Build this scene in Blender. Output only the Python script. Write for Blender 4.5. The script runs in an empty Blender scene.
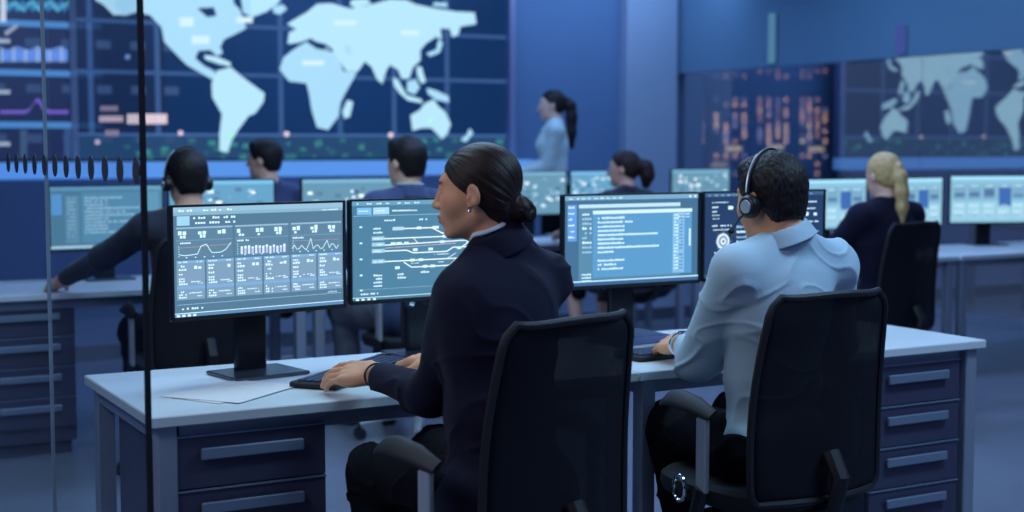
import bpy, math, random
import numpy as np
from mathutils import Vector, Matrix
random.seed(7)
R = math.radians
# ------------------------------------------------------------------ camera geometry (used to size things)
F = 1415.; PSI = R(29.0); TH = R(4.49); H = 1.4
def ray(px, py):
    x = (px-512)/F; y = -(py-256)/F
    f = (math.sin(PSI)*math.cos(TH), math.cos(PSI)*math.cos(TH), -math.sin(TH))
    r = (math.cos(PSI), -math.sin(PSI), 0)
    u = (math.sin(PSI)*math.sin(TH), math.cos(PSI)*math.sin(TH), math.cos(TH))
    return [f[i]+x*r[i]+y*u[i] for i in range(3)]
def at_Y(px, py, Y):
    d = ray(px, py); t = Y/d[1]; return Vector((d[0]*t, Y, H+d[2]*t))
col = bpy.context.scene.collection
def srgb(r, g, b):
    f = lambda c: (c/255/12.92) if c/255 <= .04045 else ((c/255+.055)/1.055)**2.4
    return (f(r), f(g), f(b))
# ------------------------------------------------------------------ materials
def nodes(name):
    m = bpy.data.materials.new(name); m.use_nodes = True
    nt = m.node_tree; return m, nt, nt.nodes['Principled BSDF']
def mat(name, c, rough=.5, metal=0., bump=0., bscale=60., var=0., spec=.5, sheen=0., alpha=1., sss=0., stretch=(1,1,1), coat=0.):
    m, nt, b = nodes(name)
    b.inputs['Base Color'].default_value = (*c, 1); b.inputs['Roughness'].default_value = rough
    b.inputs['Metallic'].default_value = metal; b.inputs['Specular IOR Level'].default_value = spec
    b.inputs['Sheen Weight'].default_value = sheen; b.inputs['Alpha'].default_value = alpha
    b.inputs['Coat Weight'].default_value = coat
    if sss:
        b.inputs['Subsurface Weight'].default_value = sss; b.inputs['Subsurface Radius'].default_value = (.012,.005,.003); b.inputs['Subsurface Scale'].default_value = 1.
    if bump or var:
        tc = nt.nodes.new('ShaderNodeTexCoord'); mp = nt.nodes.new('ShaderNodeMapping'); mp.inputs['Scale'].default_value = stretch
        n = nt.nodes.new('ShaderNodeTexNoise'); n.inputs['Scale'].default_value = bscale; n.inputs['Detail'].default_value = 4
        nt.links.new(tc.outputs['Object'], mp.inputs['Vector']); nt.links.new(mp.outputs[0], n.inputs['Vector'])
        if bump:
            bp = nt.nodes.new('ShaderNodeBump'); bp.inputs['Strength'].default_value = bump; bp.inputs['Distance'].default_value = .004
            nt.links.new(n.outputs['Fac'], bp.inputs['Height']); nt.links.new(bp.outputs[0], b.inputs['Normal'])
        if var:
            r = nt.nodes.new('ShaderNodeMapRange'); r.inputs[3].default_value = 1-var; r.inputs[4].default_value = 1+var
            x = nt.nodes.new('ShaderNodeVectorMath'); x.operation = 'SCALE'; x.inputs[0].default_value = c
            nt.links.new(n.outputs['Fac'], r.inputs[0]); nt.links.new(r.outputs[0], x.inputs['Scale']); nt.links.new(x.outputs[0], b.inputs['Base Color'])
    return m
def attr_mat(name, attr, rough=.5, spec=.4, sss=0., bump=0.):
    m, nt, b = nodes(name); a = nt.nodes.new('ShaderNodeAttribute'); a.attribute_name = attr
    nt.links.new(a.outputs['Color'], b.inputs['Base Color']); b.inputs['Roughness'].default_value = rough; b.inputs['Specular IOR Level'].default_value = spec
    if sss:
        b.inputs['Subsurface Weight'].default_value = sss; b.inputs['Subsurface Radius'].default_value = (.012,.005,.003); b.inputs['Subsurface Scale'].default_value = 1.
    if bump:
        n = nt.nodes.new('ShaderNodeTexNoise'); n.inputs['Scale'].default_value = 400; bp = nt.nodes.new('ShaderNodeBump'); bp.inputs['Strength'].default_value = bump; bp.inputs['Distance'].default_value = .001
        nt.links.new(n.outputs['Fac'], bp.inputs['Height']); nt.links.new(bp.outputs[0], b.inputs['Normal'])
    return m
def emit_attr(name, strength):
    m = bpy.data.materials.new(name); m.use_nodes = True; nt = m.node_tree; nt.nodes.clear()
    o = nt.nodes.new('ShaderNodeOutputMaterial'); e = nt.nodes.new('ShaderNodeEmission'); a = nt.nodes.new('ShaderNodeAttribute'); a.attribute_name = 'Col'
    g = nt.nodes.new('ShaderNodeBsdfGlossy'); g.inputs['Roughness'].default_value = .25; g.inputs['Color'].default_value = (.03,.03,.03,1)
    ad = nt.nodes.new('ShaderNodeAddShader')
    e.inputs['Strength'].default_value = strength; nt.links.new(a.outputs['Color'], e.inputs['Color'])
    nt.links.new(e.outputs[0], ad.inputs[0]); nt.links.new(g.outputs[0], ad.inputs[1]); nt.links.new(ad.outputs[0], o.inputs[0]); return m
def emit(name, c, s):
    m = bpy.data.materials.new(name); m.use_nodes = True; nt = m.node_tree; nt.nodes.clear()
    o = nt.nodes.new('ShaderNodeOutputMaterial'); e = nt.nodes.new('ShaderNodeEmission'); e.inputs['Color'].default_value = (*c,1); e.inputs['Strength'].default_value = s
    nt.links.new(e.outputs[0], o.inputs[0]); return m
def glass(name, tint, refl, rough=.0, k=.3):
    # thin pane: mostly clear, mirror part set by the angle (Fresnel) plus a coating
    m = bpy.data.materials.new(name); m.use_nodes = True; nt = m.node_tree; nt.nodes.clear()
    o = nt.nodes.new('ShaderNodeOutputMaterial'); t = nt.nodes.new('ShaderNodeBsdfTransparent'); t.inputs['Color'].default_value = (*tint,1)
    g = nt.nodes.new('ShaderNodeBsdfGlossy'); g.inputs['Roughness'].default_value = rough; g.inputs['Color'].default_value = (.9,.95,1,1)
    lw = nt.nodes.new('ShaderNodeLayerWeight'); lw.inputs['Blend'].default_value = .5
    fr = nt.nodes.new('ShaderNodeMath'); fr.operation = 'POWER'; fr.inputs[1].default_value = 5.; nt.links.new(lw.outputs['Facing'], fr.inputs[0]); sc_ = nt.nodes.new('ShaderNodeMath'); sc_.operation = 'MULTIPLY'; sc_.inputs[1].default_value = k; nt.links.new(fr.outputs[0], sc_.inputs[0]); fr = sc_
    ad = nt.nodes.new('ShaderNodeMath'); ad.operation = 'ADD'; ad.use_clamp = True; ad.inputs[1].default_value = refl
    mx = nt.nodes.new('ShaderNodeMixShader'); nt.links.new(fr.outputs[0], ad.inputs[0]); nt.links.new(ad.outputs[0], mx.inputs[0])
    nt.links.new(t.outputs[0], mx.inputs[1]); nt.links.new(g.outputs[0], mx.inputs[2]); nt.links.new(mx.outputs[0], o.inputs[0]); return m
def hair_mat(name, c1, c2, rough=.38):
    m, nt, b = nodes(name); a = nt.nodes.new('ShaderNodeAttribute'); a.attribute_name = 'flow'
    n = nt.nodes.new('ShaderNodeTexNoise'); n.inputs['Scale'].default_value = 1.; n.inputs['Detail'].default_value = 5
    cr = nt.nodes.new('ShaderNodeValToRGB'); cr.color_ramp.elements[0].color = (*c1,1); cr.color_ramp.elements[1].color = (*c2,1)
    cr.color_ramp.elements[0].position = .35; cr.color_ramp.elements[1].position = .75
    bp = nt.nodes.new('ShaderNodeBump'); bp.inputs['Strength'].default_value = .6; bp.inputs['Distance'].default_value = .003
    nt.links.new(a.outputs['Vector'], n.inputs['Vector']); nt.links.new(n.outputs['Fac'], cr.inputs[0]); nt.links.new(cr.outputs[0], b.inputs['Base Color'])
    nt.links.new(n.outputs['Fac'], bp.inputs['Height']); nt.links.new(bp.outputs[0], b.inputs['Normal'])
    b.inputs['Roughness'].default_value = rough; b.inputs['Specular IOR Level'].default_value = .3; return m
def mesh_fabric(name, c, a):
    m, nt, b = nodes(name); b.inputs['Base Color'].default_value = (*c,1); b.inputs['Roughness'].default_value = .7
    b.inputs['Specular IOR Level'].default_value = .25
    tc = nt.nodes.new('ShaderNodeTexCoord'); v = nt.nodes.new('ShaderNodeTexNoise'); v.inputs['Scale'].default_value = 9
    mr = nt.nodes.new('ShaderNodeMapRange'); mr.inputs[3].default_value = a-.05; mr.inputs[4].default_value = a+.05
    nt.links.new(tc.outputs['Object'], v.inputs['Vector']); nt.links.new(v.outputs['Fac'], mr.inputs[0]); nt.links.new(mr.outputs[0], b.inputs['Alpha']); return m
M = {}
M['desk_top'] = mat('desk_laminate', (.62,.68,.70), .38, var=.05, bscale=8, bump=.04)
M['desk_metal'] = mat('powder_coated_steel', (.30,.34,.42), .42, .3, var=.05)
M['drawer'] = mat('drawer_laminate', (.055,.055,.10), .4, var=.08, bscale=10)
M['handle'] = mat('brushed_aluminium', (.26,.33,.44), .4, .5, bump=.1, bscale=200)
M['black'] = mat('black_plastic', (.012,.013,.018), .35, bump=.03, bscale=400)
M['matte'] = mat('matte_black', (.006,.006,.010), .6, bump=.1, bscale=300)
M['key'] = mat('keycap_plastic', (.03,.045,.10), .45, var=.1)
M['stand'] = mat('monitor_stand_metal', (.02,.022,.03), .22, .6, var=.1)
M['standplate'] = mat('monitor_base_metal', (.10,.12,.16), .22, .7, var=.1)
M['chrome'] = mat('chrome', (.8,.82,.86), .12, 1., var=.03)
M['silver'] = mat('satin_silver', (.6,.62,.66), .3, .6, var=.05)
M['paper'] = mat('paper', (.74,.72,.72), .7, var=.04, bscale=20)
M['notebook'] = mat('blue_cover', (.02,.035,.13), .5, var=.1)
M['floor'] = mat('carpet_tile_floor', (.16,.18,.23), .33, var=.25, bscale=3., bump=.06)
M['wall'] = mat('painted_wall', (.13,.24,.43), .75, var=.05, bscale=3, bump=.05)
M['column'] = mat('pale_column', (.36,.46,.62), .7, var=.04, bscale=3)  # column base colour is paler than the wall
M['ledge'] = mat('ledge_panel', (.10,.16,.30), .6, var=.06, bscale=4)
M['fascia'] = mat('fascia_panel', (.15,.28,.42), .35, var=.05, bscale=2)
M['ceiling'] = mat('ceiling_tiles', (.2,.22,.28), .8, var=.05)
M['mesh'] = mesh_fabric('mesh_weave', (.006,.006,.011), .90)
M['seatfab'] = mat('seat_fabric', (.008,.009,.014), .8, bump=.3, bscale=500)
M['suit'] = mat('navy_suit_wool', (.009,.0085,.026), .8, bump=.35, bscale=500, sheen=.05, spec=.15)
M['suitblue'] = mat('blue_suit_wool', (.03,.05,.13), .8, bump=.3, bscale=300, sheen=.2)
M['darkknit'] = mat('dark_knit', (.012,.014,.03), .85, bump=.4, bscale=300, sheen=.2)
M['trouser'] = mat('dark_trouser_wool', (.005,.005,.009), .9, bump=.3, bscale=500, spec=.12)
M['greytrouser'] = mat('slate_trousers', (.10,.11,.16), .8, bump=.3, bscale=400)
M['shirt'] = mat('pale_blue_cotton', (.42,.57,.66), .7, bump=.25, bscale=350, var=.03, sheen=.2)
M['whiteshirt'] = mat('white_cotton', (.7,.72,.78), .7, bump=.2, bscale=400)
M['knit'] = mat('pale_green_knit', (.5,.66,.66), .85, bump=.4, bscale=300, sheen=.3)
M['shoe'] = mat('black_leather', (.01,.01,.012), .3, bump=.1)
M['brownshoe'] = mat('brown_leather', (.12,.05,.03), .4, bump=.1)
M['skin'] = attr_mat('skin', 'Col', .48, .4, sss=.12, bump=.05)
M['hair_dark'] = hair_mat('dark_brown_hair', (.008,.004,.0035), (.045,.021,.016), .46)
M['hair_black'] = hair_mat('black_hair', (.005,.004,.005), (.02,.014,.014), .5)
M['hair_blonde'] = hair_mat('blonde_hair', (.42,.25,.08), (1.,.74,.36), .45)
M['screen'] = emit_attr('screen_pixels', 1.25)
M['videowall'] = emit_attr('video_wall_pixels', 1.0)
M['glass'] = glass('clear_partition_glass', (.90,.93,.96), .02, .0, .14)
M['wallglass'] = glass('tinted_glass_wall', (.74,.79,.86), .33, .015, .3)
M['dots'] = mat('frosted_dot_film', (.03,.035,.05), .6, var=.05)
M['edge'] = mat('black_glazing_gasket', (.004,.005,.008), .5, var=.05)
M['glassedge'] = mat('polished_glass_edge', (.35,.45,.5), .15, .2, var=.05)
M['facade'] = mat('night_facade', (.01,.012,.03), .8, var=.3, bscale=.3)
M['lightband'] = emit('blue_light_strip', srgb(90,150,235), 1.0)
M['wallframe'] = mat('anodised_frame', (.3,.34,.55), .4, .3, var=.05)
# ------------------------------------------------------------------ mesh builder
class MB:
    def __init__(s): s.v=[]; s.f=[]; s.c=[]; s.cur=None
    def add(s, vs, fs, X=None):
        o=len(s.v)
        for p in vs:
            p=Vector(p)
            s.v.append(X@p if X else p); s.c.append(s.cur or (1,1,1))
        s.f += [tuple(i+o for i in f) for f in fs]; return s
    def box(s, c, d, X=None, ch=0., taper=1.):
        x,y,z=c; a,b,h=d[0]/2,d[1]/2,d[2]/2; ch=min(ch,a*.9,b*.9,h*.9)
        if ch<=0:
            vs=[(x+i*a*(taper if k>0 else 1),y+j*b*(taper if k>0 else 1),z+k*h) for k in(-1,1) for j in(-1,1) for i in(-1,1)]
            return s.add(vs,[(0,2,3,1),(4,5,7,6),(0,1,5,4),(2,6,7,3),(0,4,6,2),(1,3,7,5)],X)
        vs=[]
        def ring(zz,ins):
            A,B=a-ins,b-ins; q=ch if ins==0 else ch*.6
            return [(x+p,y+r,zz) for p,r in ((-A+q,-B),(A-q,-B),(A,-B+q),(A,B-q),(A-q,B),(-A+q,B),(-A,B-q),(-A,-B+q))]
        vs=ring(z-h,ch)+ring(z-h+ch,0)+ring(z+h-ch,0)+ring(z+h,ch)
        fs=[tuple(range(7,-1,-1)),tuple(range(24,32))]
        for k in range(3):
            for i in range(8):
                j=(i+1)%8; fs.append((k*8+i,k*8+j,k*8+8+j,k*8+8+i))
        return s.add(vs,fs,X)
    def cyl(s, a, b, r1, r2=None, n=16, X=None):
        r2=r1 if r2 is None else r2; a=Vector(a); b=Vector(b); d=(b-a).normalized()
        u=d.orthogonal().normalized(); w=d.cross(u); vs=[]
        for p,r in((a,r1),(b,r2)):
            vs+=[p+(u*math.cos(t)+w*math.sin(t))*r for t in [2*math.pi*i/n for i in range(n)]]
        fs=[tuple(range(n-1,-1,-1)),tuple(range(n,2*n))]+[(i,(i+1)%n,n+(i+1)%n,n+i) for i in range(n)]
        return s.add(vs,fs,X)
    def tube(s, pts, r, n=8, X=None, closed=False, flat=1.):
        pts=[Vector(p) for p in pts]; vs=[]; m=len(pts); up=None
        for i,p in enumerate(pts):
            if closed: d=pts[(i+1)%m]-pts[i-1]
            else: d=pts[min(i+1,m-1)]-pts[max(i-1,0)]
            d.normalize()
            u = d.orthogonal() if up is None else (up-d*up.dot(d))
            u.normalize(); up=u; w=d.cross(u); rr=r[i] if isinstance(r,(list,tuple)) else r
            vs+=[p+(u*math.cos(t)+w*math.sin(t)*flat)*rr for t in [2*math.pi*k/n for k in range(n)]]
        fs=[]
        for i in range(m if closed else m-1):
            j=(i+1)%m
            for k in range(n): fs.append((i*n+k,i*n+(k+1)%n,j*n+(k+1)%n,j*n+k))
        if not closed: fs+=[tuple(range(n-1,-1,-1)),tuple(range((m-1)*n,m*n))]
        return s.add(vs,fs,X)
    def quad(s, a,b,c,d, colr=None):
        s.cur=colr; s.add((a,b,c,d),[(0,1,2,3)]); s.cur=None; return s
    def build(s, name, m, parent=None, loc=None, smooth=False, bevel=0., color=False):
        me=bpy.data.meshes.new(name); me.from_pydata([tuple(v) for v in s.v],[],s.f); me.update()
        o=bpy.data.objects.new(name,me); col.objects.link(o)
        for mm in (m if isinstance(m,(list,tuple)) else [m]): me.materials.append(mm)
        if smooth:
            me.polygons.foreach_set('use_smooth',[True]*len(me.polygons))
            me.set_sharp_from_angle(angle=R(40))
        if color:
            at=me.color_attributes.new('Col','FLOAT_COLOR','POINT'); at.data.foreach_set('color',[x for c in s.c for x in (*c,1)])
        if bevel:
            bm=o.modifiers.new('bevel','BEVEL'); bm.width=bevel; bm.segments=2; bm.limit_method='ANGLE'
        if parent: o.parent=parent
        if loc: o.location=loc
        return o
def empty(name, loc=(0,0,0), rz=0., label=None, cat=None, group=None):
    o=bpy.data.objects.new(name,None); col.objects.link(o); o.location=loc; o.rotation_euler=(0,0,rz); o.empty_display_size=.1
    return tag(o,label,cat,group)
def tag(o, label=None, cat=None, group=None, kind=None):
    if label: o['label']=label
    if cat: o['category']=cat
    if group: o['group']=group
    if kind: o['kind']=kind
    return o
def dup(o, parent=None):
    c=o.copy(); col.objects.link(c)
    if parent: c.parent=parent
    for ch in o.children: dup(ch,c)
    return c
# ------------------------------------------------------------------ SDF figures
def vnoise(P, seed=0):
    P=np.asarray(P,dtype=np.float64); i=np.floor(P).astype(np.int64); f=P-i; f=f*f*(3-2*f)
    def h(a,b,c):
        n=(a*374761393+b*668265263+c*2147483647+seed*974711)&0x7fffffff
        n=((n^(n>>13))*1274126177)&0x7fffffff; return ((n^(n>>16))&0xffff)/65535.*2-1
    r=0
    for dx in(0,1):
        for dy in(0,1):
            for dz in(0,1):
                w=(f[:,0] if dx else 1-f[:,0])*(f[:,1] if dy else 1-f[:,1])*(f[:,2] if dz else 1-f[:,2])
                r=r+w*h(i[:,0]+dx,i[:,1]+dy,i[:,2]+dz)
    return r
class Prim:
    def __init__(s, kind, a, b=None, r=0, r2=0, k=.02, op='u', rot=None):
        s.kind=kind; s.a=np.array(a,float); s.b=None if b is None else np.array(b,float); s.r=r if np.ndim(r)==0 else np.array(r,float); s.r2=r2; s.k=k; s.op=op; s.rot=rot
    def __call__(s, P):
        if s.kind=='cone':
            ba=s.b-s.a; l2=ba@ba; rr=s.r-s.r2; a2=l2-rr*rr; il=1/l2; pa=P-s.a; y=pa@ba; z=y-l2
            x=pa*l2-y[...,None]*ba; x2=(x*x).sum(-1); y2=y*y*l2; z2=z*z*l2; kk=np.sign(rr)*rr*rr*x2
            o=(np.sqrt(x2*a2*il)+y*rr)*il-s.r
            o=np.where(np.sign(y)*a2*y2<kk, np.sqrt(x2+y2)*il-s.r, o)
            o=np.where(np.sign(z)*a2*z2>kk, np.sqrt(x2+z2)*il-s.r2, o)
            return o
        if s.kind=='ell':
            q=P-s.a
            if s.rot is not None: q=q@s.rot
            k0=np.sqrt(((q/s.r)**2).sum(-1)); k1=np.sqrt(((q/s.r**2)**2).sum(-1))+1e-9
            return k0*(k0-1)/k1
        if s.kind=='plane': return (P-s.a)@s.b
    def box(s):
        if s.kind=='cone': return np.minimum(s.a-s.r,s.b-s.r2), np.maximum(s.a+s.r,s.b+s.r2)
        m=np.max(s.r); return s.a-m, s.a+m
def smin(a,b,k):
    h=np.clip(.5+.5*(b-a)/k,0,1); return b*(1-h)+a*h-k*h*(1-h)
def sdf_mesh(prims, h):
    U=[p for p in prims if p.op=='u']; lo=np.min([p.box()[0] for p in U],0)-.03; hi=np.max([p.box()[1] for p in U],0)+.03
    B=10; bs=B*h; nb=np.ceil((hi-lo)/bs).astype(int); hd=bs*.87
    g=np.stack(np.meshgrid(*[np.arange(n) for n in nb],indexing='ij'),-1).reshape(-1,3); C=lo+(g+.5)*bs
    D=[p(C) for p in prims]; d=np.full(len(C),9.)
    for p,q in zip(prims,D):
        if p.op=='u': d=smin(d,q,p.k)
        elif p.op=='s': d=-smin(-d,q,p.k)
        else: d=-smin(-d,-q,p.k)
    act=np.abs(d)<hd*1.5+.012; g=g[act]; C=C[act]; D=[q[act] for q in D]
    ax=np.arange(B+1)*h; L=np.stack(np.meshgrid(ax,ax,ax,indexing='ij'),-1); n=len(g); V=np.full((n,B+1,B+1,B+1),9.)
    base=lo+g*bs
    for p,q in zip(prims,D):
        sel=np.ones(n,bool) if p.kind=='plane' else (q<hd*1.6+p.k+.02); idx=np.nonzero(sel)[0]
        for c in range(0,len(idx),1500):
            ii=idx[c:c+1500]; P=base[ii][:,None,None,None,:]+L; q2=p(P)
            if p.op=='u': V[ii]=smin(V[ii],q2,p.k)
            elif p.op=='s': V[ii]=-smin(-V[ii],q2,p.k)
            else: V[ii]=-smin(-V[ii],-q2,p.k)
    S=V<0; cn=[(i,j,k) for i in(0,1) for j in(0,1) for k in(0,1)]
    cnt=sum(S[:,i:B+i,j:B+j,k:B+k].astype(np.int8) for i,j,k in cn); ac=(cnt>0)&(cnt<8)
    bi,ci,cj,ck=np.nonzero(ac); N=(nb*B+2).astype(np.int64); gc=g[bi]*B+np.stack([ci,cj,ck],1)
    key=(gc[:,0]*N[1]+gc[:,1])*N[2]+gc[:,2]
    acc=np.zeros((len(bi),3)); num=np.zeros(len(bi))
    for c0 in cn:
        for a in range(3):
            if c0[a]: continue
            c1=list(c0); c1[a]=1
            v0=V[bi,ci+c0[0],cj+c0[1],ck+c0[2]]; v1=V[bi,ci+c1[0],cj+c1[1],ck+c1[2]]
            x=(v0<0)!=(v1<0); t=np.where(x,v0/np.where(x,v0-v1,1),0)
            p=np.tile(np.array(c0,float),(len(bi),1)); p[:,a]=t; acc+=p*x[:,None]; num+=x
    pos=lo+(gc+acc/num[:,None])*h
    o=np.argsort(key); key=key[o]; pos=pos[o]
    quads=[]
    for a in range(3):
        sl0=[slice(0,B)]*3; sl1=list(sl0); sl1[a]=slice(1,B+1)
        s0=S[(slice(None),*sl0)]; s1=S[(slice(None),*sl1)]; e=s0!=s1
        b_,i_,j_,k_=np.nonzero(e); G=g[b_]*B+np.stack([i_,j_,k_],1); ins=s0[b_,i_,j_,k_]
        u,w=(a+1)%3,(a+2)%3; ids=[]; ok=np.ones(len(G),bool)
        for du,dw in((-1,-1),(0,-1),(0,0),(-1,0)):
            q=G.copy(); q[:,u]+=du; q[:,w]+=dw; kk=(q[:,0]*N[1]+q[:,1])*N[2]+q[:,2]
            ix=np.clip(np.searchsorted(key,kk),0,len(key)-1); ok&=(key[ix]==kk); ids.append(ix)
        Q=np.stack(ids,1)[ok]; ins=ins[ok]; Q[~ins]=Q[~ins][:,::-1]; quads.append(Q)
    return pos, np.concatenate(quads)
def normals(v,q):
    n=np.cross(v[q[:,2]]-v[q[:,0]], v[q[:,3]]-v[q[:,1]]); N=np.zeros_like(v)
    for i in range(4): np.add.at(N,q[:,i],n)
    return N/(np.linalg.norm(N,axis=1)[:,None]+1e-12)
def np_obj(name, v, q, m, parent=None, colr=None, flow=None):
    if parent is not None: v=v-np.array(parent.location)
    me=bpy.data.meshes.new(name); me.vertices.add(len(v)); me.vertices.foreach_set('co',v.astype(np.float32).ravel())
    me.loops.add(len(q)*4); me.loops.foreach_set('vertex_index',q.astype(np.int32).ravel())
    me.polygons.add(len(q)); me.polygons.foreach_set('loop_start',np.arange(len(q),dtype=np.int32)*4); me.update(calc_edges=True)
    me.polygons.foreach_set('use_smooth',np.ones(len(q),bool)); me.materials.append(m); me.validate()
    if colr is not None:
        a=me.color_attributes.new('Col','FLOAT_COLOR','POINT'); a.data.foreach_set('color',np.hstack([colr,np.ones((len(v),1))]).astype(np.float32).ravel())
    if flow is not None:
        a=me.attributes.new('flow','FLOAT_VECTOR','POINT'); a.data.foreach_set('vector',flow.astype(np.float32).ravel())
    o=bpy.data.objects.new(name,me); col.objects.link(o)
    if parent is not None: o.parent=parent
    return o
def cone(a,b,r,r2,k=.02,op='u'): return Prim('cone',a,b,r,r2,k,op)
def nrm(v): v=np.array(v,float); return v/np.linalg.norm(v)
def ik(S,W,a,b,hint):
    S=np.array(S,float); W=np.array(W,float); d=np.linalg.norm(W-S); t=(W-S)/d; d=min(d,a+b-1e-3)
    x=(a*a-b*b+d*d)/(2*d); hh=math.sqrt(max(a*a-x*x,0)); hv=np.array(hint,float); hv-=t*(hv@t); return S+t*x+nrm(hv)*hh
def hand_prims(W, d, n, t, s=1., curl=(.35,.5,.4), spread=.012, thumb=(.75,.6,.25)):
    W=np.array(W,float); d=nrm(d); n=np.array(n,float); n=nrm(n-d*(n@d)); t0=np.cross(d,n); t=t0 if t0@np.array(t)>0 else -t0; P=[]
    L=[(.040,.024,.020),(.044,.028,.021),(.041,.026,.020),(.032,.019,.018)]; off=(.031,.010,-.011,-.030); kn=(.086,.090,.085,.076)
    for i in range(4):
        K=W+(d*kn[i]+t*off[i])*s-n*.004*s
        P.append(cone(W+t*off[i]*.6*s,K,.0155*s,.0105*s,.012))
        ang=0; p=K; dd=nrm(d+t*off[i]*spread*60)
        for j in range(3):
            ang+=curl[j]*(1+.12*i); v=dd*math.cos(ang)+n*math.sin(ang); q=p+v*L[i][j]*s
            P.append(cone(p,q,(.0092-.0009*j)*s*(.85 if i==3 else 1),(.0085-.0010*j)*s*(.85 if i==3 else 1),.003)); p=q
    p=W+(d*.022+t*.024)*s; dr=nrm(d*thumb[0]+t*thumb[1]+n*thumb[2])
    P.append(cone(W+d*.01*s,p+dr*.03*s,.016*s,.0135*s,.012))
    for j,l in enumerate((.040,.030,.024)):
        q=p+dr*l*s; P.append(cone(p,q,(.0125-.0018*j)*s,(.0108-.0018*j)*s,.004)); p=q; dr=nrm(dr+d*.25-t*.1+n*.1)
    P.append(Prim('ell',W+(d*.05)*s+n*.004*s,None,np.array([.042,.05,.015])*s,k=.012,rot=np.stack([t,d,n],1)))
    return P
def head_rot(az,pitch,roll=0):
    m=Matrix.Rotation(R(az),3,'Z')@Matrix.Rotation(R(pitch),3,'X')@Matrix.Rotation(R(roll),3,'Y'); return np.array(m)
def head_prims(c, Rm, s=1., fem=True, ears=True, det=True):
    c=np.array(c); w=lambda x,y,z: c+Rm@(np.array([x,y,z])*s)
    def E(p,r,k=.012,op='u',rot=None): return Prim('ell',w(*p),None,np.array(r)*s,k=k*s,op=op,rot=Rm if rot is None else Rm@rot)
    def Cn(a,b,r,r2,k=.008,op='u'): return cone(w(*a),w(*b),r*s,r2*s,k*s,op)
    j=.9 if fem else 1.
    P=[E((0,-.014,.036),(.074,.092,.082),.02),E((0,.026,-.012),(.061,.066,.088),.03),E((0,.032,-.062),(.048*j,.052,.040),.03),E((0,.074,-.092),(.019,.016,.015),.02)]
    if not det: return P+([E((x*.074,-.004,-.002),(.010,.017,.030),.004) for x in(-1,1)] if ears else [])+[Cn((0,.088,.016),(0,.108,-.022),.007,.011,.01)]
    for x in(-1,1):
        P+=[E((x*.040,.052,-.020),(.024,.028,.026),.025),Cn((x*.045,-.012,-.048),(x*.02,.06,-.09),.014,.012,.02)]
    P+=[Cn((-.032,.074,.034),(.032,.074,.034),.012,.012,.014)]
    for x in(-1,1): P+=[E((x*.030,.096,.012),(.019,.016,.012),.012,'s'),E((x*.030,.073,.010),(.015,.0145,.0125),.004)]
    for x in(-1,1): P+=[Cn((x*.018,.085,.018),(x*.043,.074,.017),.0035,.003,.004),Cn((x*.018,.084,.003),(x*.042,.073,.004),.003,.0025,.003)]
    P+=[Cn((0,.086,.026),(0,.104,-.018),.0075,.0095,.010),E((0,.108,-.022),(.0105,.0105,.009),.006)]
    for x in(-1,1): P+=[E((x*.0115,.098,-.026),(.0085,.010,.008),.005)]
    P+=[E((0,.080,-.055),(.026,.018,.022),.012),E((0,.0975,-.0515),(.021,.0075,.0055),.004),E((0,.0945,-.062),(.018,.0085,.0065),.004),E((0,.103,-.0565),(.024,.006,.0012),.003,'s')]
    if ears:
        for x in(-1,1):
            a=R(20)*x; rz=np.array(Matrix.Rotation(a,3,'Z')@Matrix.Rotation(R(-10),3,'X'))
            P+=[E((x*.079,-.010,-.002),(.0075,.018,.028),.004,rot=rz),E((x*.0868,-.005,.001),(.0070,.0120,.0205),.003,'s',rot=rz),E((x*.078,-.001,-.022),(.006,.010,.012),.005),Cn((x*.080,.002,-.004),(x*.083,.004,-.012),.004,.004,.003)]
    return P
def skin_col(v, c, Rm, s, base, fem=True):
    q=((v-c)@Rm)/s; cl=np.tile(np.array(base),(len(v),1)); n=vnoise(v*60)*.06+vnoise(v*20)*.05; cl=cl*(1+n[:,None])
    near=(np.linalg.norm(q,axis=1)<.14)
    def mask(p,r,soft=.35):
        d=np.sqrt((((q-np.array(p))/np.array(r))**2).sum(1)); return np.clip((1+soft-d)/soft,0,1)*near
    def mix(m,c2): cl[:]=cl*(1-m[:,None])+np.array(c2)*m[:,None]
    mix(mask((0,.10,-.0565),(.022,.014,.010))*.75,(base[0]*.70,base[1]*.52,base[2]*.55))
    for x in(-1,1):
        mix(mask((x*.030,.088,.0105),(.011,.006,.0055),.2),(.55,.55,.58)); mix(mask((x*.030,.089,.0105),(.005,.006,.005),.15),(.015,.01,.01))
        mix(mask((x*.033,.088,.0325),(.019,.014,.0038),.5)*.85,(.02,.013,.012))
        mix(mask((x*.031,.090,.0165),(.016,.010,.0022),.4)*.8,(.015,.01,.01))
        mix(mask((x*.045,.06,-.02),(.02,.03,.02),1.)*.25,(base[0]*1.05,base[1]*.75,base[2]*.75))
    return cl
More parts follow.
